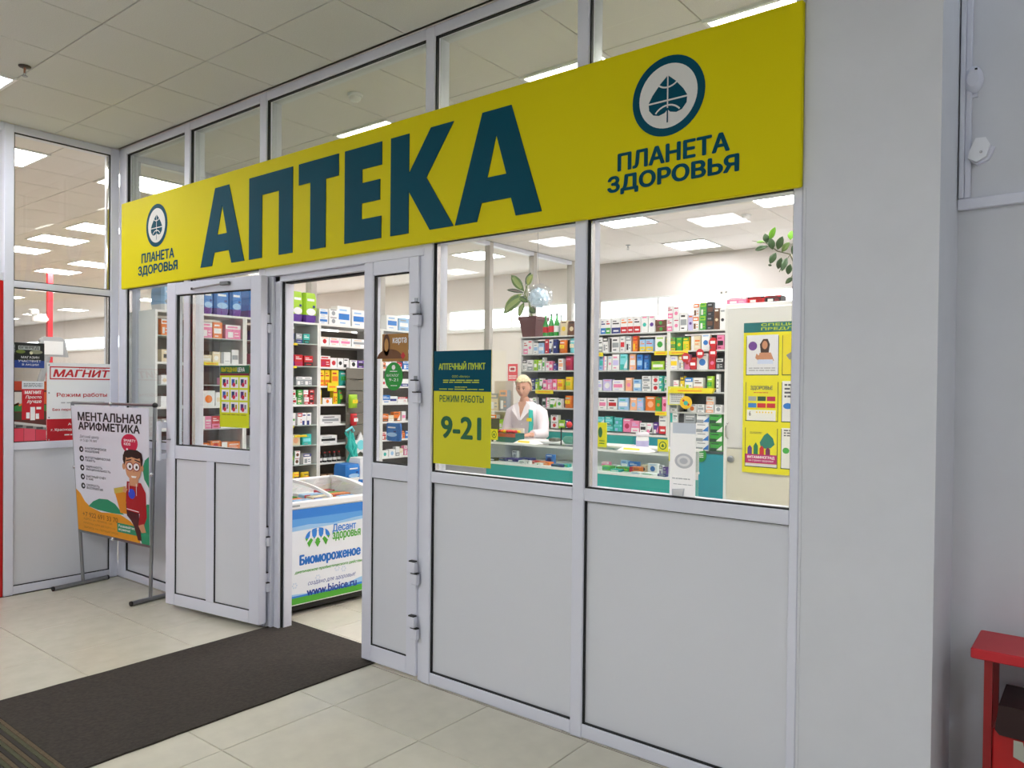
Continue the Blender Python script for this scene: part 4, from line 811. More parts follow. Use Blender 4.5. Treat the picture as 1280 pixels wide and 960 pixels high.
for k in range(20):
    x = -FD+.11+.1*(k % 5); y = .10+.185*(k//5)+(.02 if k//5 > 1 else 0); a = 'wlebyrgolw'[k % 10]
    o = carton_mb(rr.uniform(.13, .16), .085, rr.uniform(.015, .03), a, rr.choice('bgrwn'), 'w', rr.randint(0, 5)).build('ice_cream_box')
    Mz = Matrix.Translation((2.035, .15, 0))@Matrix.Rotation(fz, 4, 'Z'); q = Mz@Vector((x+.042, y, .7405))
    o.location = (q.x, q.y, .741); o.rotation_euler = (0, 0, fz+math.pi/2); tag(o, 'flat ice cream box lying under the freezer glass', 'ice cream box', 'ice cream boxes in the freezer')

# ================================================================== BACK SHELVES (front plane y = 4.4)
BY = 4.4
xu = lambda u: ay_(BY, u, 480).x
BZ = [2.18, 1.99, 1.79, 1.56, 1.35, 1.11]
def backrack(x0, x1, zb, lab, zs):
    t = thing('wall_shelf_unit', lab, 'shelf unit', (x0, BY, 0)); W_ = x1-x0
    bx('side_panel', t, 0, .018, 0, .35, zb+.001, 2.18, cabw); bx('side_panel', t, W_-.018, W_, 0, .35, zb+.001, 2.18, cabw)
    bx('back_panel', t, .018, W_-.018, .342, .35, zb+.001, 2.165, slate)
    for i, z in enumerate(zs): bx('top_board' if i == 0 else 'shelf', t, 0 if i == 0 else .0185, W_ if i == 0 else W_-.0185, .0 if i == 0 else .002, .3415 if i else .35, z-.014+(.0145 if i == 0 else 0), z+(.015 if i == 0 else 0), C('#cfd2cf', .4))
    return t
def basecab(x0, x1, zt_, lab, n):
    t = thing('base_cabinet', lab, 'cabinet', (x0, 0, 0)); W_ = x1-x0
    bx('carcass', t, 0, W_, BY-.0+.001, BY+.36, .0, zt_-.022, tealc); bx('worktop', t, -.0, W_, BY-.02, BY+.36, zt_-.0215, zt_, cabw if n > 2 else C('#3a4a4c'))
    for k in range(n):
        a, b = W_*k/n+.004, W_*(k+1)/n-.004; d = bx('door', t, a, b, BY-.018, BY-.0, .08, zt_-.03, tealc if k != n-1 else mat('cabinet_teal_deep', '#2590a0', .35), .003)
        bx('handle', d, b-.04, b-.028, BY-.035, BY-.018, zt_-.25, zt_-.12, chrome)
ul = backrack(xu(649.5), xu(722), 1.096, 'dark backed shelf unit behind the pharmacist, with the potted plant on top', BZ[:5]); um = backrack(xu(722)+.002, xu(835), 1.096, 'wide dark backed shelf unit of cartons right of the pharmacist', BZ[:5]); ur = backrack(xu(835)+.002, xu(916), .96, 'dark backed shelf unit of stacked cartons beside the white cabinet', BZ[:5])
basecab(xu(649.5), xu(835), 1.095, 'long teal base cabinet under the back shelves', 5); basecab(xu(835)+.002, xu(916), .959, 'short teal base cabinet beside the white cabinet', 2)
def BR_(i, reg): return Row(('y', BY), (BZ+[.96])[i]+(.0155 if i == 0 else .001 if i < 5 else 0), '%s %s' % (('top', 'second', 'third', 'fourth', 'fifth', 'sixth', 'lowest')[i]+' row of', reg), 'goods on the back shelves', xu, .0091, (9, .17, .175, .21, .185, .22, .375)[i])
L_, M_, R_ = 'left back shelves', 'middle back shelves', 'right back shelves'
BR_(0, L_).items('699-707.5:19:eyx:3 708.5-717:18:xek:3')
BR_(1, L_).items('652-658:18:wpr:0 658.5-664:18:wpr:3 665-671:14:wls:1 671.5-678:14:lws:1 679-684:19:rcw:1 685-689.5:18:wnk:5 690-694.5:18:nwk:3 696-706:17:oyw:P 709-718:19:aew:P')
BR_(2, L_).items('652-657.5:14:wks:4 658-664.5:14:wsk:0 666-670:14:mwg:1 670.5-675:14:wmg:4 676-679:17:wgs:1 680-685:12:wpr:3 685.5-690:12:pwr:1 691-695:9:nvw:1 696-702.5:15:who:1 704-714:18:crp:P')
BR_(3, L_).items('662-667:15:nsw:1 668-672:15:mnw:4 673-677.5:15:wgk:5 678-683:13:pwv:1 683.5-688.5:14:pqw:4 689-694:14:pwr:1 695-702:14:yop:1 704-714:17:ymo:P')
BR_(4, L_).items('664-669:13:wsg:1 676-681:12:sdw:1 682-686:13:wpg:2 687-695:13:wgm:5 695.5-702:12:wgs:3 703.5-714:16:oyt:P')
BR_(5, L_).items('668-675:13:kdw:1 676-681:12:dkg:1 681.5-686.5:13:dgk:4 687.5-696.5:17:wrk:3:2 697.5-705:11:mwg:1 706-711:12:nbw:1')
BR_(0, M_).items('734-741:18:wnk:0 742-748:19:wnb:0 748.5-755:19:wbn:0 755.5-761.5:19:wgr:0 762-773:19:wnk:0 773.5-782:20:wro:0 782.5-790:20:wro:0 790.5-799:20:wrk:0 800-808:20:wtp:3 808.5-816.5:20:wvp:3 817.5-831:14:xgp:3:2 832-839:30:wpc:0:2 839.5-847:28:wpc:3:2')
BR_(0, R_).items('848-857.5:21:wsk:1 858-864:18:qvo:3 864.5-872:30:wox:4:2 872.5-880:31:gmw:4:2 881-889.5:31:kxs:1:2 890.5-897:24:xew:3 898-905:23:wks:3')
BR_(1, M_).items('735-743:27:bnc:5 745-751:25:wsk:0 751.5-758:25:wks:4 763-773:18:wsk:1 774-780:24:wrs:1 780.5-787:24:wsk:4 789-795:20:ory:4 798-805:14:lyo:0 805.5-815:14:lyr:0 817-829:17:wgm:3 830.5-834.5:14:gyc:4')
BR_(1, R_).items('836.5-843:15:gyc:0:2 844-851:15:gym:3 852-859.5:15:ygm:4 862-874:16:ewo:2 875.5-886:18:wbl:3 887-893:13:rwp:3 894-903:16:pkc:1')
BR_(2, M_).items('735-741:19:blw:4 742-746:19:lbt:5 747-752:19:ltb:1 753-757:17:wpl:2 758-763:17:wpl:3 764-773:20:wqp:1 774-783:22:atw:5 785-793:20:hwq:1 795-802:18:bln:1 803-809:18:bnl:4 813-829:10:mwg:1 830-834:14:wkp:2')
BR_(2, R_).items('836.5-846:16:wyq:1 847-853:16:wys:4 854-861:17:prw:3 862-869:14:rwo:3 870-884:18:wbs:3 885-893:16:rpk:3 894-903:12:kws:4')
BR_(3, M_).items('735-743:13:wgl:1 744-752:13:wql:1 753-764:14:qwp:3 765-779:13:wpq:1 781-789:16:hpw:3 790-800:14:lwb:1 801-812:18:wsk:1:2 813.5-822:18:wrk:3:2 823-828:18:twg:5:2 829-834:18:wtg:4:2')  # pale blue and lilac in the middle rows stand in for a bluish reflection
BR_(3, R_).items('841-848:13:whp:0 849-854:18:ykw:4 855-865:16:wbm:4 866-878:16:whx:0 881-891:18:mgw:P 893-898:20:wks:2')
BR_(4, M_).items('735-747:14:wpr:5 748-758:14:wps:1 759-771:14:wrk:1 772-785:15:lwt:1 786-795:15:hlw:3 796-804:15:lqh:1 805.5-818:17:ohw:3 819-826:16:gor:3 827-834:17:pcw:3')
BR_(4, R_).items('837-846:12:wsk:1 858-870:9:wos:3 871-880:9:wsk:1 882-891.5:18:who:0:2 893-902:9:wsk:3')
BR_(5, M_).items('735-744:12:wsk:3 745-755:17:atw:5:2 756-766:18:taw:1:2 767-777:17:tal:4:2 778-788:16:pcw:3 789-799:14:pwq:0 800-808:12:wks:1 808.5-815.5:12:wpk:5 816-822:13:vwp:5 823.5-833:24:wrs:0')
for u0, u1, cc, n_ in ((837.5, 847, 'wtd', 4), (848, 869, 'skw', 4), (870, 886, 'wsb', 4), (887, 902.5, 'gdw', 4)):
    BR_(6, R_).items('%g-%g:50:%s:5:%d' % (u0, u1, cc, n_)) if u0 > 869 else BR_(6, R_).items('%g-%g:50:%s:2:%d' % (u0, u1, cc, n_))
for z, a, b, un_ in ((1.99, 818, 834, um), (1.99, 836, 860, ur), (1.56, 670, 692, ul), (1.35, 820, 834, um), (1.99, 737, 754, um)): strip(un_, xu(a)-un_.location.x, xu(b)-un_.location.x, 0, z-.045, z-.003)
# promotional tray, notice and round sticker clipped to the right unit
m = MB(); m.prism([(xu(841), 1.60), (xu(896), 1.60), (xu(892), 1.545), (xu(838), 1.545)], BY-.05, BY-.005, mat('price_yellow', '#e8d820')); m.box(xu(850), xu(880), BY-.0515, BY-.05, 1.565, 1.575, PM['o']); tag(m.build('promotion_tray'), 'yellow promotional tray clipped across the back shelves by the white cabinet', 'tray')
s = sheet_y(BY-.03, [(835, 483), (856, 483), (835, 506)], C('#d8dc5a'), .003); s.rect(.1, .05, .95, .9, C('#d8d8d8'), 1); s.lines(.2, .15, .85, .8, 6, C('#8a8c90')); tag(s.build('notice_card'), 'yellow framed grey notice card hanging on the back shelves', 'notice')
s = sheet_y(BY-.05, [(850, 495), (865, 495), (850, 511)], None); s.disc(.5, .5, .5, .5, C('#f0c010'), 0, 24); s.disc(.5, .5, .5, .5, C('#f0c010'), -4, 24); s.disc(.5, .45, .2, .18, PM['t'], 1, 10); s.disc(.3, .65, .1, .1, PM['r'], 1, 8); s.disc(.7, .35, .1, .1, PM['r'], 1, 8); tag(s.build('round_sign'), 'round yellow hanging sign beside the grey notice card', 'sign')
for i, (u, v) in enumerate(((857, 447), (866, 455), (875, 442), (891, 428), (891, 441))):
    s = sheet_y(BY-.02-.004*i, [(u-5, v-6), (u+5, v-6), (u-5, v+6)], None); s.disc(.5, .5, .5, .5, PM['r'], 0, 16); s.disc(.5, .5, .5, .5, PM['r'], -3, 16); s.rect(.2, .35, .8, .65, PM['w'], 1)
    tag(s.build('price_badge'), 'red oval price badge, %s on the right back shelves' % ('first from left', 'second from left', 'third from left', 'rightmost upper one', 'rightmost lower one')[i], 'price badge', 'red price badges')
s = sheet_y(BY-.015, [(872, 560), (881, 560), (872, 577)], None); s.O = Vector(ay_(BY-.03, 868, 577)); s.U = Vector((.13, 0, 0)); s.V = Vector((0, 0, .14)); s.disc(.5, .5, .5, .5, C('#1f8f35'), 0, 20); s.disc(.5, .5, .5, .5, C('#1f8f35'), -3, 20); s.lines(.25, .3, .75, .7, 3, white, 1); tag(s.build('round_sticker'), 'dark green round sticker on the teal base cabinet beside the white reflection sheet', 'sticker')
# bottles on top of the left unit
bg = mat('green_bottle', '#1f9a34', .15, spec=.8)
for i, (u, v, a, col) in enumerate(((677, 420, 'r', 'green'), (684, 420, 'r', 'green'), (691, 419, 'w', 'green'), (696.5, 417, 's', 'clear'))):
    o = bottle_mb(.034 if i < 3 else .028, .27 if i in (1, 2) else .25, bg if i < 3 else C('#b8c4c0', .15), a, 'g' if i == 0 else 'd' if i < 3 else 's').build('bottle', loc=(xu(u), BY+.07, 2.1955)); tag(o, '%s glass bottle on top of the shelves, %s to the right of the plant pot' % (col, ORD[i]), 'bottle', 'bottles on top of the shelves')

# ================================================================== WHITE CABINET with the poster
t = thing('tall_cabinet', 'tall white cabinet with lock and handle carrying the special offers poster', 'cabinet', (3.985, 2.9, 0))
bx('carcass', t, 0, 1.5, .02, .45, 0, 2.27, cabw, .003)
for a, b in ((.035, .70), (.706, 1.46)):
    d = bx('upper_door', t, a, b, -.0, .0195, 1.13, 2.235, C('#dcdcd8', .4), .003); d2 = bx('lower_door', t, a, b, -.0, .0195, .1, 1.122, C('#d8d5c4', .4), .003)
    if a < .1:
        MB().tube([(.025+.02, -.0, 1.20), (.02+.02, -.03, 1.22), (.02+.02, -.03, 1.31), (.025+.02, -.0, 1.33)], .006, chrome, 8).build('handle', d)
        m = MB(); m.lathe([(.027, 0), (.027, .012), (.012, .014)], steel, n=16); o = m.build('lock', d2, loc=(.072, 0, 1.04)); o.rotation_euler = (math.pi/2, 0, 0)
s = sheet_y(2.886, [(930, 404), (1036, 398), (930, 590)], C('#e4dc10')); s.U.z = 0; s.U = Vector((.86, 0, 0)); s.V = Vector((0, 0, s.V.z)); Wp, Hp = s.U.x, s.V.z
s.rect(0, .935, 1, 1, C('#0c6a6c'), 1); s.text('СПЕЦИАЛЬНЫЕ', .16, .972, .82, .992, g_, 2, bold=.05); s.text('ПРЕДЛОЖЕНИЯ', .16, .945, .80, .965, g_, 2, bold=.05)
for i in range(3):
    for j in range(3):
        u0, v0 = .03+.325*i, .655-.305*j; s.rect(u0-.006, v0-.006, u0+.285+.006, v0+.255, C('#2c4a1c'), 1); s.rect(u0, v0, u0+.285, v0+.262, [C('#dfe0e4'), C('#e4dc10'), C('#dfe0e4')][i] if j == 0 else (C('#e4dc10') if (i, j) == (0, 1) or (i, j) == (0, 2) else C('#e6e6e2')), 2)
u0, v0 = .03, .655; skn = C('#c88c68')
s.disc(u0+.055, v0+.19, .04, .03, C('#6a3a8c'), 3, 20); s.poly([(u0+.13, v0+.14), (u0+.12, v0+.2), (u0+.15, v0+.235), (u0+.19, v0+.235), (u0+.21, v0+.2), (u0+.20, v0+.14)], C('#3c2418'), 3); s.disc(u0+.165, v0+.195, .025, .028, skn, 4, 16); s.poly([(u0+.1, v0+.1), (u0+.12, v0+.145), (u0+.22, v0+.145), (u0+.25, v0+.09)], skn, 4); s.poly([(u0+.08, v0+.11), (u0+.09, v0+.14), (u0+.12, v0+.12), (u0+.11, v0+.09)], skn, 5)
s.rect(u0+.1, v0+.07, u0+.24, v0+.1, C('#c8d4ea'), 5); s.lines(u0+.02, v0+.02, u0+.26, v0+.05, 2, C('#a8aab0'), 3)
v0 = .35; s.text('ЗДОРОВЬЕ', u0+.04, v0+.2, u0+.24, v0+.23, C('#16425a'), 3, bold=.03); s.lines(u0+.07, v0+.18, u0+.2, v0+.19, 1, PM['r'], 3)
for j, cs_ in enumerate(((PM['s'], PM['d'], PM['c']), (PM['b'], PM['r'], PM['r']))):
    for i, cc in enumerate(cs_): s.rect(u0+.02+.085*i, v0+.13-.045*j, u0+.095+.085*i, v0+.16-.045*j, cc, 3)
s.rect(u0+.01, v0+.0, u0+.27, v0+.07, C('#e4e4e0'), 3); s.text('6', u0+.03, v0+.03, u0+.045, v0+.06, black, 4)
for i in range(6): s.disc(u0+.1+.027*i, v0+.055, .007, .006, PM['y'], 4, 8)
v0 = .045; s.lines(u0+.04, v0+.215, u0+.15, v0+.23, 2, C('#5a6a2a'), 3)
# drawn shapes: plain round green shape with bottles beside it
s.poly([(u0+.14, v0+.13), (u0+.13, v0+.16), (u0+.17, v0+.21), (u0+.2, v0+.225), (u0+.25, v0+.19), (u0+.265, v0+.15), (u0+.23, v0+.125), (u0+.18, v0+.12)], C('#1c7a68'), 3)
for i, (cc, hh) in enumerate(((PM['v'], .06), (C('#1c7a4a'), .08), (PM['r'], .06), (C('#7a2a5a'), .05))): s.poly([(u0+.02+.055*i, v0+.08), (u0+.06+.055*i, v0+.08), (u0+.06+.055*i, v0+.08+hh*.7), (u0+.04+.055*i, v0+.08+hh), (u0+.02+.055*i, v0+.08+hh*.7)], cc, 4)
s.rect(u0, v0+.02, u0+.285, v0+.08, C('#b8186a'), 5); s.text('ВИТАМИНОГРАД', u0+.02, v0+.05, u0+.265, v0+.07, white, 6, bold=.03); s.text('на страже здоровья', u0+.03, v0+.03, u0+.255, v0+.043, white, 6); s.rect(u0, v0, u0+.285, v0+.018, C('#d8d8d4'), 5)
u0 = .355
s.rect(u0, .655, u0+.285, .917, C('#e0d020'), 3); s.poly([(u0+.03, .78), (u0+.09, .81), (u0+.12, .77), (u0+.06, .75)], C('#8a8c90'), 4); s.lines(u0+.02, .5, u0+.25, .6, 4, C('#55565c'), 4); s.disc(u0+.05, .45, .04, .02, PM['b'], 4, 12); s.rect(u0+.1, .40, u0+.14, .45, black, 4); s.lines(u0+.02, .25, u0+.25, .3, 3, C('#55565c'), 4); s.disc(u0+.04, .16, .03, .02, PM['g'], 4, 12); s.text('L', u0+.1, .09, u0+.13, .12, black, 4)
tag(s.build('offers_poster'), 'yellow and teal special offers poster with nine leaflets on the white cabinet', 'poster')
for i, (x, w_, a, b) in enumerate(((3.99, .16, 'p', 'w'), (4.16, .13, 'r', 'k'), (4.30, .12, 'k', 'r'))):
    o = carton_mb(w_, .12, .05, a, b, 'w', 4).build('carton', loc=(x+w_/2, 2.94, 2.2705)); tag(o, '%s carton lying on top of the white cabinet, %s from left' % (CN[a][1], ORD[i]), 'carton', 'cartons on the white cabinet')

# ================================================================== PLANTS
def leaf_mb(base, tip, width, m1, m2, nrm, droop=.1):
    base, tip = Vector(base), Vector(tip); ax0 = tip-base; L0 = ax0.length; sd = ax0.cross(Vector(nrm)).normalized(); nn = sd.cross(ax0).normalized()
    m = MB(); n = 7; prof = [0.06, .55, .9, 1, .88, .6, .0]; V = []
    for k in range(n):
        q = k/(n-1); c = base+ax0*q+nn*(math.sin(q*math.pi)*L0*droop); w_ = width/2*prof[k]
        V += [c-sd*w_, c-sd*w_*.5+nn*w_*.15, c-nn*w_*.02, c+sd*w_*.5+nn*w_*.15, c+sd*w_]
    F1, F2 = [], []
    for k in range(n-1):
        for j in range(4): (F2 if j in (1, 2) and 0 < k < n-2 else F1).append((k*5+j, k*5+j+1, k*5+5+j+1, k*5+5+j))
    m.add(V, F1, m1, True); m.add(V, F2, m2, True); return m
lg, ld, lm = mat('leaf_green', '#5c7a38', .45), mat('leaf_dark', '#33512a', .4), mat('leaf_mid', '#93a860', .45)
py_ = 4.52; pb = Vector((.885, py_, 2.196)); pc = mat('brown_pot', '#5c2a26', .5)
t = thing('potted_plant', 'broad leaved plant in a square brown pot on top of the shelves', 'plant', tuple(pb))
m = MB(); m.loft([[(a*q, b*q, z) for a, b in ((-1, -1), (1, -1), (1, 1), (-1, 1))] for z, q in ((0, .095), (.20, .125), (.20, .135), (.245, .137), (.245, .12), (.225, .118))], pc); m.build('pot', t); bx('soil', t, -.11, .11, -.11, .11, .2, .226, C('#2c1f18', .9))
def PP(u, v, y=py_): p = ay_(y, u, v); return Vector((p.x, y, p.z))-pb
st = [PP(666, 393), PP(662, 380), PP(656, 368), PP(659, 356)]; st[0].z = .2
MB().tube(st, [.012, .011, .009, .006], C('#6a7a3c'), 8).build('stem', t)
for (bu, bv, tu, tv, wd, c1, c2, dy) in ((655, 364, 641, 344, .11, lg, lm, -.03), (659, 357, 668, 343, .10, lm, C('#b4c060'), -.03), (657, 356, 662, 340, .06, ld, ld, .03), (655, 366, 637, 363, .05, ld, C('#7a7068'), -.06), (653, 367, 634, 384, .09, lm, lg, -.05), (656, 370, 634, 393, .14, lg, lm, -.08), (655, 378, 652, 397, .08, lg, lm, -.05), (660, 378, 650, 372, .07, ld, lg, -.03), (662, 384, 672, 392, .09, ld, lg, -.04), (665, 380, 676, 370, .09, lg, ld, .02), (661, 372, 668, 360, .07, ld, lg, .04)):
    b_ = PP(bu, bv); e_ = PP(tu, tv)+Vector((0, dy, 0)); leaf_mb(b_, e_, wd, c1, c2, (.2, -1, .3)).build('leaf', t); MB().tube([st[2]*.4+st[1]*.6, b_], .004, C('#6a7a3c'), 5).build('petiole', t)
# plant on the white cabinet
y2 = 3.1; pb2 = Vector((4.545, y2, 2.2705)); t = thing('potted_plant', 'leafy branch plant in a dark red pot on top of the white cabinet', 'plant', tuple(pb2))
MB().lathe([(.065, 0), (.085, .11), (.092, .11), (.092, .125), (.08, .125), (.078, .112)], mat('red_pot', '#8c2430', .5), n=16).build('pot', t); MB().lathe([(.077, .1), (.077, .112)], C('#2c1f18', .9), n=12).build('soil', t)
def P2(u, v, y=y2): p = ay_(y, u, v); return Vector((p.x, y, p.z))-pb2
s0 = [Vector((0, 0, .1)), P2(995, 335), P2(988, 318), P2(972, 314), P2(958, 304), P2(940, 301)]
MB().tube(s0, [.008, .007, .006, .005, .004, .002], C('#5a5a3c'), 6).build('branch', t); s1 = [s0[2], P2(979, 330), P2(974, 340)]; MB().tube(s1, .003, C('#5a5a3c'), 5).build('branch', t); s2 = [s0[1], P2(990, 345), P2(982, 355)]; MB().tube(s2, .003, C('#5a5a3c'), 5).build('branch', t)
MB().tube([Vector((0, 0, .1)), P2(1010, 330), P2(1004, 300)], .004, C('#5a5a3c'), 5).build('branch', t)
lb = mat('leaf_bright', '#6fae2c', .4)
for bu, bv, tu, tv, wd, c1 in ((962, 300, 971, 284.5, .05, lb), (959, 304, 957, 292, .05, ld), (956, 303, 944, 302, .025, lb), (960, 308, 942, 312, .045, ld), (966, 312, 964, 298, .055, ld), (972, 312, 980, 296, .06, ld), (977, 315, 988, 303, .05, lg), (970, 316, 963, 330, .055, ld), (977, 322, 971, 336, .05, ld), (984, 322, 979, 340, .05, ld), (988, 330, 984, 343, .05, ld), (992, 347, 981, 354, .04, ld), (990, 318, 996, 302, .05, ld), (988, 300, 989, 288, .05, lb), (963, 330, 962, 333, .03, ld), (1004, 305, 1010, 290, .05, lg), (1002, 320, 1014, 312, .05, ld), (1000, 330, 1010, 340, .05, ld)):
    leaf_mb(P2(bu, bv), P2(tu, tv)+Vector((0, random.uniform(-.05, .03), 0)), wd, c1, c1, (.2, -1, .2), .08).build('leaf', t)
# wrapped ball hanging over the shelves
t = thing('hanging_wrap_ball', 'crumpled clear and pale blue film ball hanging on a thread above the shelves', 'ball', tuple(ay_(4.2, 675, 371)))
import bmesh
bm = bmesh.new(); bmesh.ops.create_icosphere(bm, subdivisions=4, radius=.15); rr = random.Random(2)
for v in bm.verts: v.co *= 1+rr.uniform(-.06, .05)
me = bpy.data.meshes.new('film'); bm.to_mesh(me); bm.free()
fm = glass('crumpled_film', (.93, .96, .99), 1.4, .10); me.materials.append(fm); o = bpy.data.objects.new('film', me); CUR.objects.link(o); o.parent = t
bm = bmesh.new(); bmesh.ops.create_icosphere(bm, subdivisions=3, radius=.115)
for v in bm.verts: v.co *= 1+rr.uniform(-.16, .12)
me = bpy.data.meshes.new('filling'); bm.to_mesh(me); bm.free(); me.materials.append(mat('pale_blue_paper', '#cfe2ee', .5, noise=.12, nscale=14, alpha=.75)); o = bpy.data.objects.new('filling', me); CUR.objects.link(o); o.parent = t; o.location = (-.02, 0, -.01)
MB().tube([(0, 0, .14), (-.03, 0, .28), (-.04, 0, 3.49-t.location.z)], .0025, C('#8a8a8a'), 5).build('thread', t)

# ================================================================== COUNTER
CY = 2.7; x0, x1 = 1.69, 3.625
t = thing('shop_counter', 'teal sales counter with glazed display shelf under its top', 'counter', (x0, CY, 0)); W_ = x1-x0
bx('front_panel', t, 0, W_*.5-.002, 0, .018, .06, .855, tealc); bx('front_panel', t, W_*.5+.002, W_, 0, .018, .06, .855, tealc)
bx('body', t, .0, W_, .019, .55, .06, .855, cabw); bx('plinth', t, .03, W_-.03, .03, .52, 0, .06, black)
bx('display_shelf', t, -.005, W_+.005, -.005, .56, .8555, .874, C('#e2e4e2', .3)); bx('back_board', t, 0, W_, .545, .56, .8745, 1.05, C('#d4dad6', .4))
bx('glass_front', t, .002, W_-.002, .0, .005, .8745, 1.052, gl2); bx('glass_side', t, W_-.006, W_, .006, .54, .8745, 1.052, gl2)
bx('glass_top', t, -.005, W_+.01, -.012, .34, 1.0525, 1.0605, gl2); bx('counter_top', t, -.005, W_+.01, .341, .62, 1.0525, 1.07, C('#e6e8e6', .3)); bx('top_edge', t, -.005, W_+.01, -.016, -.0125, 1.048, 1.068, C('#dde4e0', .2))
bx('support_post', t, xu(0) if False else 1.0, 1.012, .004, .02, .8745, 1.05, black)
bx('end_panel', t, -.03, -.006, 0, .55, 0, 1.05, greyc)
t = thing('service_counter', 'grey lower counter section left of the teal counter', 'counter', (1.0, CY+.02, 0)); bx('front_panel', t, 0, .655, 0, .02, 0, .80, greyc); bx('body', t, 0, .655, .021, .5, .03, .80, cabw); bx('worktop', t, -.01, .655, -.02, .52, .801, .83, cabw)
bx('side_unit', None, x1+.012, x1+.09, CY+.0, CY+.35, 0, .83, tealc, label='narrow teal end post with stickers at the right end of the counter', category='post')
def CP(u, v, dy): p = ay_(CY+dy, u, v); return p.x
# things inside the display
for i, (u0, u1, dy, h_, d_, a, b, c, stl) in enumerate(((612, 618, .05, .03, .08, 'k', 'w', 's', 1), (620, 632, .12, .025, .1, 'n', 'b', 'w', 1), (633, 648, .14, .03, .1, 'n', 'v', 'w', 4), (640, 646, .28, .09, .04, 'w', 's', 'k', 3), (648, 662, .2, .035, .1, 'n', 'b', 'w', 0), (648, 656, .05, .028, .07, 'w', 's', 'g', 1), (657, 662, .05, .03, .07, 'w', 's', 'k', 3), (663, 671, .09, .03, .07, 'r', 'x', 'w', 1), (672, 686, .1, .026, .08, 'o', 'h', 'w', 1), (668, 676, .03, .02, .04, 'w', 'g', 'm', 3),
        (682, 691, .22, .085, .05, 'b', 'n', 'w', 3), (689, 704, .04, .022, .07, 'n', 'k', 't', 1), (704, 710, .06, .03, .06, 't', 'g', 'w', 1), (749, 762, .1, .035, .1, 'g', 'w', 't', 2), (752, 761, .3, .05, .05, 'p', 'w', 'c', 4), (763, 774, .06, .02, .08, 't', 'w', 'g', 1), (764, 772, .2, .04, .05, 'w', 'h', 'x', 3), (770, 786, .14, .035, .08, 'g', 'm', 'o', 1), (787, 800, .14, .045, .08, 'o', 'r', 'k', 2), (776, 785, .32, .075, .05, 'l', 'w', 'b', 1), (786, 798, .32, .07, .04, 'b', 'n', 'w', 0), (801, 808, .2, .06, .05, 'e', 'x', 'w', 3), (810, 822, .2, .08, .04, 'w', 'b', 'l', 3), (824, 828, .06, .085, .04, 'w', 's', 'v', 4), (829, 833, .06, .075, .04, 'v', 's', 'w', 1), (822, 833, .02, .02, .035, 'n', 's', 'w', 1), (788, 800, .03, .015, .08, 'w', 'l', 's', 1), (802, 816, .03, .015, .08, 'w', 'g', 't', 1))):
    xa, xb = CP(u0, 575, dy), CP(u1, 575, dy); o = carton_mb(xb-xa, d_, h_, a, b, c, stl).build('carton', loc=((xa+xb)/2, CY+dy, .8745)); tag(o, '%s and %s small pack, %s along the counter display shelf' % (CN[a][1], CN[b][1], (ORD+['twenty-sixth', 'twenty-seventh', 'twenty-eighth'])[i]), 'pack', 'packs inside the counter display')
def card(u0, u1, v0, v1, dy, lab, full=True):
    p, q = ay_(CY+dy, u0, v0), ay_(CY+dy, u1, v1); s = Sheet((p.x, CY+dy, q.z), (q.x-p.x, 0, 0), (0, 0, p.z-q.z), C('#dcd80c'), .003)
    s.disc(.5, .5, .36, .34, C('#2c6a20'), 1, 20); s.disc(.5, .5, .27, .26, C('#dcd80c'), 2, 20); s.poly([(.5, .68), (.66, .42), (.5, .36), (.34, .42)], C('#2c6a20'), 3); return tag(s.build('logo_card'), lab, 'card')
card(613.5, 622, 536, 550, -.025, 'small yellow card with green ring emblem on the counter beside the hours poster'); card(822, 835, 549, 565, -.025, 'yellow card with green ring emblem at the right end of the counter')
s = sheet_y(CY-.03, [(836, 561), (842, 561), (836, 576)], C('#d8d40c')); s.lines(.2, .2, .8, .8, 4, C('#6a6a10')); tag(s.build('sticker'), 'small plain yellow sticker on the end post of the counter', 'sticker'); s = sheet_y(CY-.03, [(836, 577), (842, 577), (836, 592)], C('#d8d8de')); s.lines(.2, .2, .8, .9, 4, C('#8a80a8')); tag(s.build('sticker'), 'small white printed sticker below the yellow one on the end post', 'sticker')
p = ay_(CY+.25, 747, 558); s = Sheet((p.x-.0, CY+.25, 1.062), (.09, 0, 0), (0, 0, .22), C('#dcd80c'), .01); s.disc(.3, .6, .25, .22, C('#1c6a3c'), 1, 12); s.lines(.2, .1, .8, .3, 2, C('#3a7a2c')); tag(s.build('leaflet_box'), 'yellow leaflet holder with green print standing on the counter left end of the right window', 'leaflet holder')
# cash tray signs: rounded white coin trays
def coin_tray(u, dy, lab, w_=.22):
    t = thing('coin_tray', lab, 'coin tray', (CP(u, 552, dy), CY+dy, 1.071 if dy > .33 else 1.0615)); m = MB()
    m.loft([[(x, -.06+.0*y, 0) if False else (x, y, z) for x, y, z in ((sx*(w_/2-.02*abs(k-0)), yy, zz) for sx, yy, zz in ((-1, -.07+.012*k, .012*k), (1, -.07+.012*k, .012*k), (1, .07-.012*k, .012*k), (-1, .07-.012*k, .012*k)))] for k in range(4)], C('#f0eee8', .3)); m.build('tray', t); m = MB(); m.add([(-w_*.3, -.0605, .012), (w_*.22, -.0605, .012), (w_*.22, -.047, .027), (-w_*.3, -.047, .027)], [(0, 1, 2, 3)], PM['y']); m.build('label', t)
coin_tray(660, .1, 'white coin tray with yellow label on the counter before the pharmacist', .26); coin_tray(795, .1, 'cream coin tray on the counter in the right window', .3)
t = thing('card_terminal', 'small grey card terminal on the counter by the pharmacist hand', 'terminal', (CP(693, 552, .42), CY+.42, 1.071)); bx('body', t, -.045, .045, -.04, .05, 0, .03, C('#55564a'), .008); bx('screen', t, -.03, .03, .0, .03, .0301, .034, C('#9ab0a0'))
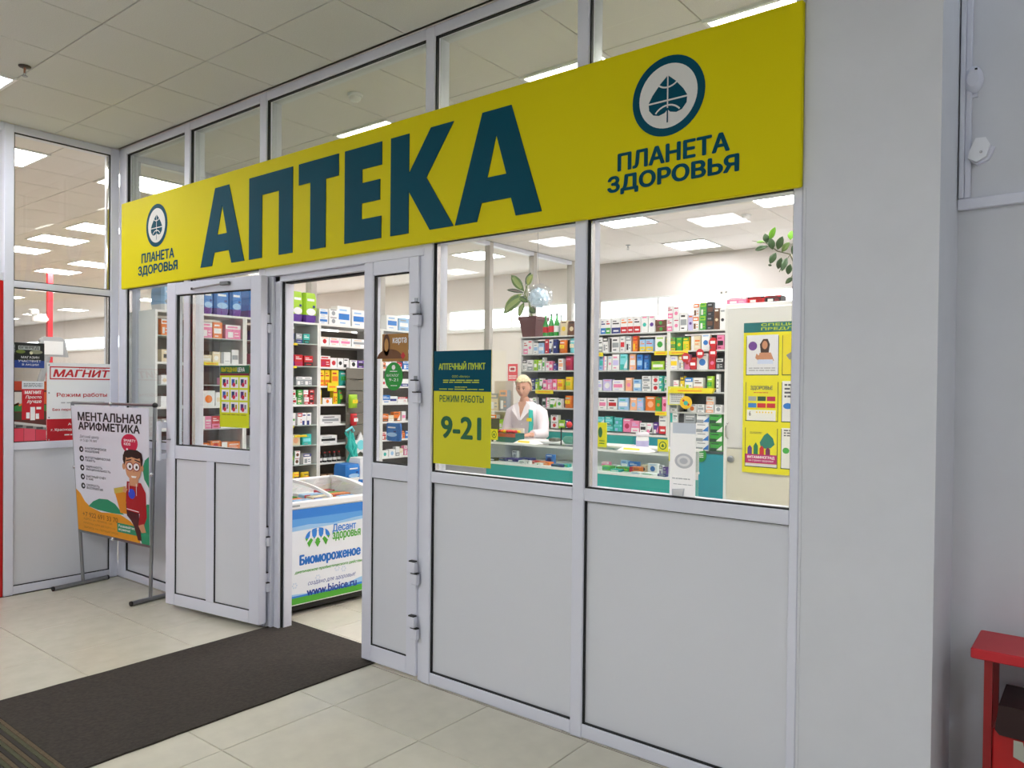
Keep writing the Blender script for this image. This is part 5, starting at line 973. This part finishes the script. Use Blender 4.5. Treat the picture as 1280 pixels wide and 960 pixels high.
t = thing('medicine_tub', 'white plastic tub with printed band on the counter', 'tub', (CP(803, 552, .26), CY+.26, 1.0615)); MB().lathe([(.05, 0), (.055, .005), (.055, .1), (.05, .115)], white, n=16).build('body', t); MB().lathe([(.056, .1165), (.058, .12), (.058, .145), (.05, .15)], C('#e2dde6'), n=16).build('lid', t); MB().lathe([(.0555, .03), (.0555, .08)], PM['q'], n=16).build('label_band', t)
# counter displays left of the pharmacist
t = thing('candy_display', 'teal counter display box topped with red and orange sweets', 'display box', (CP(637, 545, .15), CY+.15, 1.0615)); wdt = CP(649, 545, .15)-CP(625, 545, .15)
bx('tray', t, -wdt/2, wdt/2, -.06, .08, 0, .085, mat('dark_teal_card', '#1c6a62', .5)); bx('header_card', t, -wdt/2, wdt/2, .07, .08, .086, .13, C('#e8e2da'))
bx('band', t, -wdt/2, wdt/2, -.0615, -.06, .05, .085, C('#b8503c'))
rr = random.Random(8)
for i in range(14):
    o = MB().sphere((0, 0, 0), .018, PM[rr.choice('rroyr')], 8, 6, (1.3, 1, .8)).build('wrapped_sweet', loc=(t.location.x-wdt/2+.025+(wdt-.05)*(i % 7)/6, CY+.12+.05*(i//7), 1.0615+.101)); tag(o, 'wrapped red or orange sweet in the teal counter display', 'sweet', 'sweets in the counter display')
t = thing('glass_clock_display', 'dark framed small display with green items at the right of the left window', 'display', (CP(709, 552, .2), CY+.2, 1.0615)); W2 = .15
m = MB(); m.box(-W2/2, -W2/2+.008, 0, .01, 0, .16, black); m.box(W2/2-.008, W2/2, 0, .01, 0, .16, black); m.box(-W2/2, W2/2, 0, .01, .152, .16, black); m.build('frame', t); bx('contents', t, -W2/2+.012, W2/2-.012, .0, .06, .01, .08, mat('jade', '#5c9a8a', .4), .02); MB().sphere((.02, 0, .19), .03, PM['r'], 10, 8).build('red_tag', t)
t = thing('monitor', 'dark computer monitor on the grey counter section left of the pharmacist', 'monitor', (1.43, CY+.28, .8305), R(48)); bx('screen', t, -.15, .15, 0, .03, .22, .44, black, .005); bx('display_face', t, -.14, .14, -.002, -.0005, .23, .43, C('#2c3438', .2)); MB().tube([(0, .04, .012), (0, .035, .26)], .015, black, 8).build('stand', t); bx('foot', t, -.08, .08, -.04, .09, 0, .012, black)
t = thing('leaflet_rack', 'pale leaflet rack with green and beige packs behind the monitor', 'rack', (CP(626, 520, 1.3)-.0, CY+1.3, 0)); bx('back_board', t, -.14, .14, .05, .06, .9, 1.66, C('#cfc4b8')); bx('base', t, -.15, .15, -.1, .1, .0, .9, cabw)
for i, z in enumerate((.901, 1.1, 1.3)): bx('shelf', t, -.14, .14, -.06, .049, z, z+.012, cabw)
for i, (dx, z, w_, h_, a, b) in enumerate(((-.07, 1.313, .12, .2, 'e', 's'), (.07, 1.313, .11, .24, 's', 'h'), (.05, 1.113, .13, .1, 'm', 'g'), (-.08, 1.113, .1, .15, 'w', 'o'), (0, .914, .2, .12, 'k', 'n'))):
    o = carton_mb(w_, .07, h_, a, b, 'w', 4).build('carton', loc=(t.location.x+dx, CY+1.255, z)); tag(o, '%s carton on the leaflet rack left of the pharmacist' % ['cream', 'grey topped', 'lime', 'white and orange', 'black and navy'][i], 'carton', 'cartons on the leaflet rack')
# red notice on the back wall left of the shelves
s = sheet_y(7.24, [(635, 455), (647, 455), (635, 476)], C('#e23a48')); s.rect(.15, .55, .8, .85, white, 1); s.rect(.25, .62, .7, .78, C('#b02030'), 2); s.lines(.1, .1, .9, .35, 2, white); tag(s.build('wall_notice'), 'small red and white notice on the back wall left of the shelves', 'notice')
# blue mask pack hung inside the right leaf
p = ay_(.05, 493, 551); o = pack_mb(.115, .03, .1, 'b', 'b', 'l').build('mask_pack', loc=(p.x, .0475, p.z)); tag(o, 'light blue mask pack taped inside the narrow right door leaf', 'pack')

# ================================================================== THE PHARMACIST
def person():
    bpos = Vector((ay_(3.62, 662, 520).x, 3.62, 0)); rz = R(8)
    t = thing('person', 'woman with short blonde hair in a white coat leaning at the counter', 'person', tuple(bpos), rz)
    skin = mat('skin', '#d3a088', .5); V, E_, RR = [], [], []
    def j(p, r): V.append(p); RR.append(r if isinstance(r, tuple) else (r, r)); return len(V)-1
    def chain(i, pts):
        for p, r in pts: k_ = j(p, r); E_.append((i, k_)); i = k_
        return i
    # x = her left is +x (faces -y)
    pel = j((0, .05, .93), (.15, .11)); w1 = chain(pel, [((0, .02, 1.06), (.125, .095)), ((0, -.02, 1.2), (.145, .105)), ((0, -.06, 1.32), (.15, .1))]); ch = w1
    nk = chain(ch, [((0, -.095, 1.405), .062), ((0, -.115, 1.455), .052), ((0, -.125, 1.50), .05)])
    for sx in (-1, 1):
        sh = chain(ch, [((sx*.145, -.06, 1.325), .048)])
        if sx > 0: el = chain(sh, [((.205, -.09, 1.22), .05), ((.235, -.13, 1.10), .042), ((.225, -.26, 1.10), .036), ((.21, -.345, 1.105), .026), ((.205, -.375, 1.105), (.034, .018))])
        else: el = chain(sh, [((-.215, -.05, 1.2), .05), ((-.245, -.07, 1.07), .042), ((-.2, -.2, 1.08), .034), ((-.16, -.30, 1.09), .026), ((-.15, -.335, 1.09), (.034, .018))])
        b0 = V[el]
        for k_, (dx, ln) in enumerate(((-.03, .052), (-.011, .066), (.010, .070), (.029, .058))):
            f0 = chain(el, [((b0[0]+dx, b0[1]-.045, b0[2]+.004), .0095)]); chain(f0, [((b0[0]+dx*1.1, b0[1]-.045-ln*.5, b0[2]-.0), .0088), ((b0[0]+dx*1.1, b0[1]-.045-ln, b0[2]-.014), .007)])
        chain(el, [((b0[0]-sx*.035, b0[1]-.0, b0[2]+.002), .0115), ((b0[0]-sx*.058, b0[1]-.035, b0[2]-.004), .0095), ((b0[0]-sx*.06, b0[1]-.062, b0[2]-.01), .008)])
        hp = chain(pel, [((sx*.09, .04, .84), .09), ((sx*.10, .03, .48), .062), ((sx*.10, .05, .09), .04), ((sx*.10, .0, .035), (.04, .03)), ((sx*.105, -.12, .03), (.04, .025))])
    me = bpy.data.meshes.new('body'); me.from_pydata(V, E_, []); o = bpy.data.objects.new('body', me); CUR.objects.link(o)
    sm = o.modifiers.new('skin', 'SKIN'); sm.use_smooth_shade = True; o.modifiers.new('sub', 'SUBSURF').levels = 2
    for i, r in enumerate(RR): me.skin_vertices[0].data[i].radius = r; me.skin_vertices[0].data[i].use_root = (i == 0)
    dg = bpy.context.evaluated_depsgraph_get(); bm = bmesh.new(); bm.from_mesh(bpy.data.meshes.new_from_object(o.evaluated_get(dg))); bpy.data.objects.remove(o)
    # head: shaped sphere joined to the body, tilted down and to her left
    HM = Matrix.Translation((0, -.145, 1.585))@Matrix.Rotation(R(14), 4, 'Z')@Matrix.Rotation(R(12), 4, 'X')
    hb = bmesh.new(); bmesh.ops.create_icosphere(hb, subdivisions=4, radius=1)
    for v in hb.verts:
        x, y, z = v.co; fr = max(0, -y)
        X = x*.074; Y = y*.092; Z = z*.112
        if z < 0: X *= 1-.30*(-z)**1.5; Y *= 1-.22*(-z); Y -= .012*(-z)*fr
        def g(cx, cz, sx_, sz_): return math.exp(-((x-cx)/sx_)**2-((z-cz)/sz_)**2)*(1 if y < 0 else 0)
        Y -= .026*g(0, -.22, .13, .16)+.012*g(0, -.02, .10, .26)      # nose
        Y += .010*(g(.36, .06, .17, .12)+g(-.36, .06, .17, .12))      # eye sockets
        Y -= .006*(g(.36, .22, .26, .07)+g(-.36, .22, .26, .07))      # brows
        Y -= .008*g(0, -.52, .24, .06)+.007*g(0, -.62, .20, .05); Y += .004*g(0, -.57, .2, .02); Y -= .010*g(0, -.86, .25, .14)
        Y -= .005*(g(.5, -.25, .2, .2)+g(-.5, -.25, .2, .2))
        v.co = Vector((X, Y, Z))
    for sx in (-1, 1):
        ret = bmesh.ops.create_icosphere(hb, subdivisions=2, radius=1)
        for v in ret['verts']: v.co = Vector((sx*(.074+v.co.x*.010), .008+v.co.y*.018, -.005+v.co.z*.032))
    hb.transform(HM); tm = bpy.data.meshes.new('tmp'); hb.to_mesh(tm); bm.from_mesh(tm)
    for f in bm.faces: f.smooth = True
    bme = bpy.data.meshes.new('body'); bm.to_mesh(bme); bme.materials.append(skin); bo = bpy.data.objects.new('body', bme); CUR.objects.link(bo); bo.parent = t
    eye = MB(); iris = C('#3a3028')
    def hp_(x, y, z): return tuple(HM@Vector((x, y, z)))
    for sx in (-1, 1):
        e = MB(); e.sphere(hp_(sx*.027, -.0765, .004), .0085, C('#d8ccc4'), 10, 8); e.sphere(hp_(sx*.027, -.0822, .001), .0048, iris, 8, 6); e.tube([hp_(sx*.040, -.080, .008), hp_(sx*.027, -.0865, .0095), hp_(sx*.015, -.084, .007)], .0034, C('#7a5a48'), 6); e.build('eye', t)
        bw = MB(); bw.tube([hp_(sx*.044, -.080, .024), hp_(sx*.028, -.090, .030), hp_(sx*.013, -.091, .026)], .0028, C('#8a6a48'), 6); bw.build('eyebrow', t)
    lp = MB(); lp.tube([hp_(-.022, -.083, -.062), hp_(-.008, -.0925, -.059), hp_(.008, -.0925, -.059), hp_(.022, -.083, -.062)], [.002, .0042, .0042, .002], C('#b0605c'), 6); lp.build('lips', t)
    # hair: short crop
    hh = bmesh.new(); bmesh.ops.create_icosphere(hh, subdivisions=4, radius=1); rr = random.Random(4); dele = []
    for v in hh.verts:
        x, y, z = v.co; lim = .50 if y < -.35 else (.50-.9*(y+.35) if y < .25 else -.45)
        v.co = Vector((x*.083, y*.100+.004, z*.124+.004))*(1+rr.uniform(-.02, .05))
        if z < lim: dele.append(v)
    bmesh.ops.delete(hh, geom=dele, context='VERTS'); hh.transform(HM)
    for f in hh.faces: f.smooth = True
    hm_ = bpy.data.meshes.new('hair'); hh.to_mesh(hm_); hm_.materials.append(mat('blonde_hair', '#d8c9a4', .7, noise=.25, nscale=60)); ho = bpy.data.objects.new('hair', hm_); CUR.objects.link(ho); ho.parent = t
    md = ho.modifiers.new('thickness', 'SOLIDIFY'); md.thickness = .008; md.offset = 1
    # coat: lofted body with open neckline, sleeves
    cm = mat('coat_white', '#eadfe4', .8, noise=.04, nscale=12)
    def ring(cx, cy, z, a, b, n=24, tilt=0): return [(cx+a*math.cos(2*math.pi*k/n), cy+b*math.sin(2*math.pi*k/n), z+tilt*math.sin(2*math.pi*k/n)) for k in range(n)]
    m = MB(); m.loft([ring(0, .03, .62, .235, .18), ring(0, .04, .80, .215, .165), ring(0, .03, .98, .19, .15), ring(0, .0, 1.10, .178, .14), ring(0, -.035, 1.22, .192, .142), ring(0, -.055, 1.31, .205, .13), ring(0, -.065, 1.365, .18, .105), ring(0, -.075, 1.405, .12, .085, tilt=.012), ring(0, -.088, 1.43, .078, .066, tilt=.02), ring(0, -.10, 1.452, .066, .056, tilt=.018)], cm, False, True)
    m.build('coat', t)
    sl = MB(); sl.tube([(.06, -.062, 1.355), (.125, -.062, 1.352), (.175, -.068, 1.315), (.21, -.09, 1.22), (.24, -.135, 1.105), (.23, -.25, 1.105), (.215, -.325, 1.108)], [.04, .062, .072, .066, .060, .052, .044], cm, 16); sl.build('sleeve', t)
    sl = MB(); sl.tube([(-.06, -.062, 1.355), (-.125, -.062, 1.352), (-.175, -.068, 1.315), (-.222, -.055, 1.2), (-.25, -.075, 1.08), (-.205, -.19, 1.085), (-.172, -.275, 1.092)], [.04, .062, .072, .066, .060, .052, .044], cm, 16); sl.build('sleeve', t)
    # neckline skin patch and lapels
    m = MB(); m.add([(-.05, -.162, 1.43), (.05, -.162, 1.43), (.0, -.2005, 1.27)], [(0, 1, 2)], skin); m.add([(-.05, -.162, 1.43), (.05, -.162, 1.43), (.04, -.12, 1.455), (-.04, -.12, 1.455)], [(0, 1, 2, 3)], skin); m.sphere((0, -.112, 1.425), 1, skin, 16, 10, (.058, .052, .045)); m.build('neckline', t)
    m = MB(); m.tube([(.07*math.cos(R(q)), -.095-.055*-math.sin(R(q))*1.0+.0, 1.45+.012*math.sin(R(q))) for q in range(-20, 201, 20)], .014, mat('coat_lapel', '#f0e8ec', .8), 8); m.build('collar', t)
    for sx in (-1, 1):
        m = MB(); pts = [(sx*.045, -.15, 1.445), (sx*.10, -.165, 1.40), (sx*.105, -.19, 1.345), (sx*.012, -.207, 1.24), (sx*.0, -.2075, 1.25)]
        m.add(pts+[(x, y-.006, z) for x, y, z in pts], [(0, 1, 2, 3, 4), (9, 8, 7, 6, 5)]+[(i, (i+1) % 5, (i+1) % 5+5, i+5) for i in range(5)], mat('coat_lapel', '#f0e8ec', .8)); m.build('lapel', t)
    m = MB()
    for z in (1.2, 1.12): m.sphere((.0, -.178+.25*(1.2-z)*-.3, z), .007, white, 8, 6)
    m.build('button', t, kind='stuff')
    # scarf ribbon and badge on her left chest
    m = MB(); pts = [(.095, -.188, 1.36), (.135, -.172, 1.35), (.15, -.185, 1.2), (.135, -.19, 1.09), (.10, -.205, 1.1), (.11, -.205, 1.2)]
    m.add(pts+[(x, y-.008, z) for x, y, z in pts], [tuple(range(6))[::-1], tuple(range(6, 12))]+[(i, (i+1) % 6, (i+1) % 6+6, i+6) for i in range(6)], PM['t']); m.build('teal_scarf', t)
    m = MB(); m.box(.085, .145, -.222, -.216, 1.235, 1.27, PM['y'], .002); m.build('name_badge', t)
    # trousers and shoes
    tm_ = C('#3c4250', .8)
    for sx in (-1, 1):
        m = MB(); m.tube([(sx*.09, .04, .9), (sx*.10, .03, .48), (sx*.10, .05, .08)], [.11, .085, .07], tm_, 14); m.build('trouser_leg', t)
        m = MB(); m.box(sx*.10-.045, sx*.10+.045, -.17, .1, 0, .07, white, .02); m.build('shoe', t)
    return t
person()
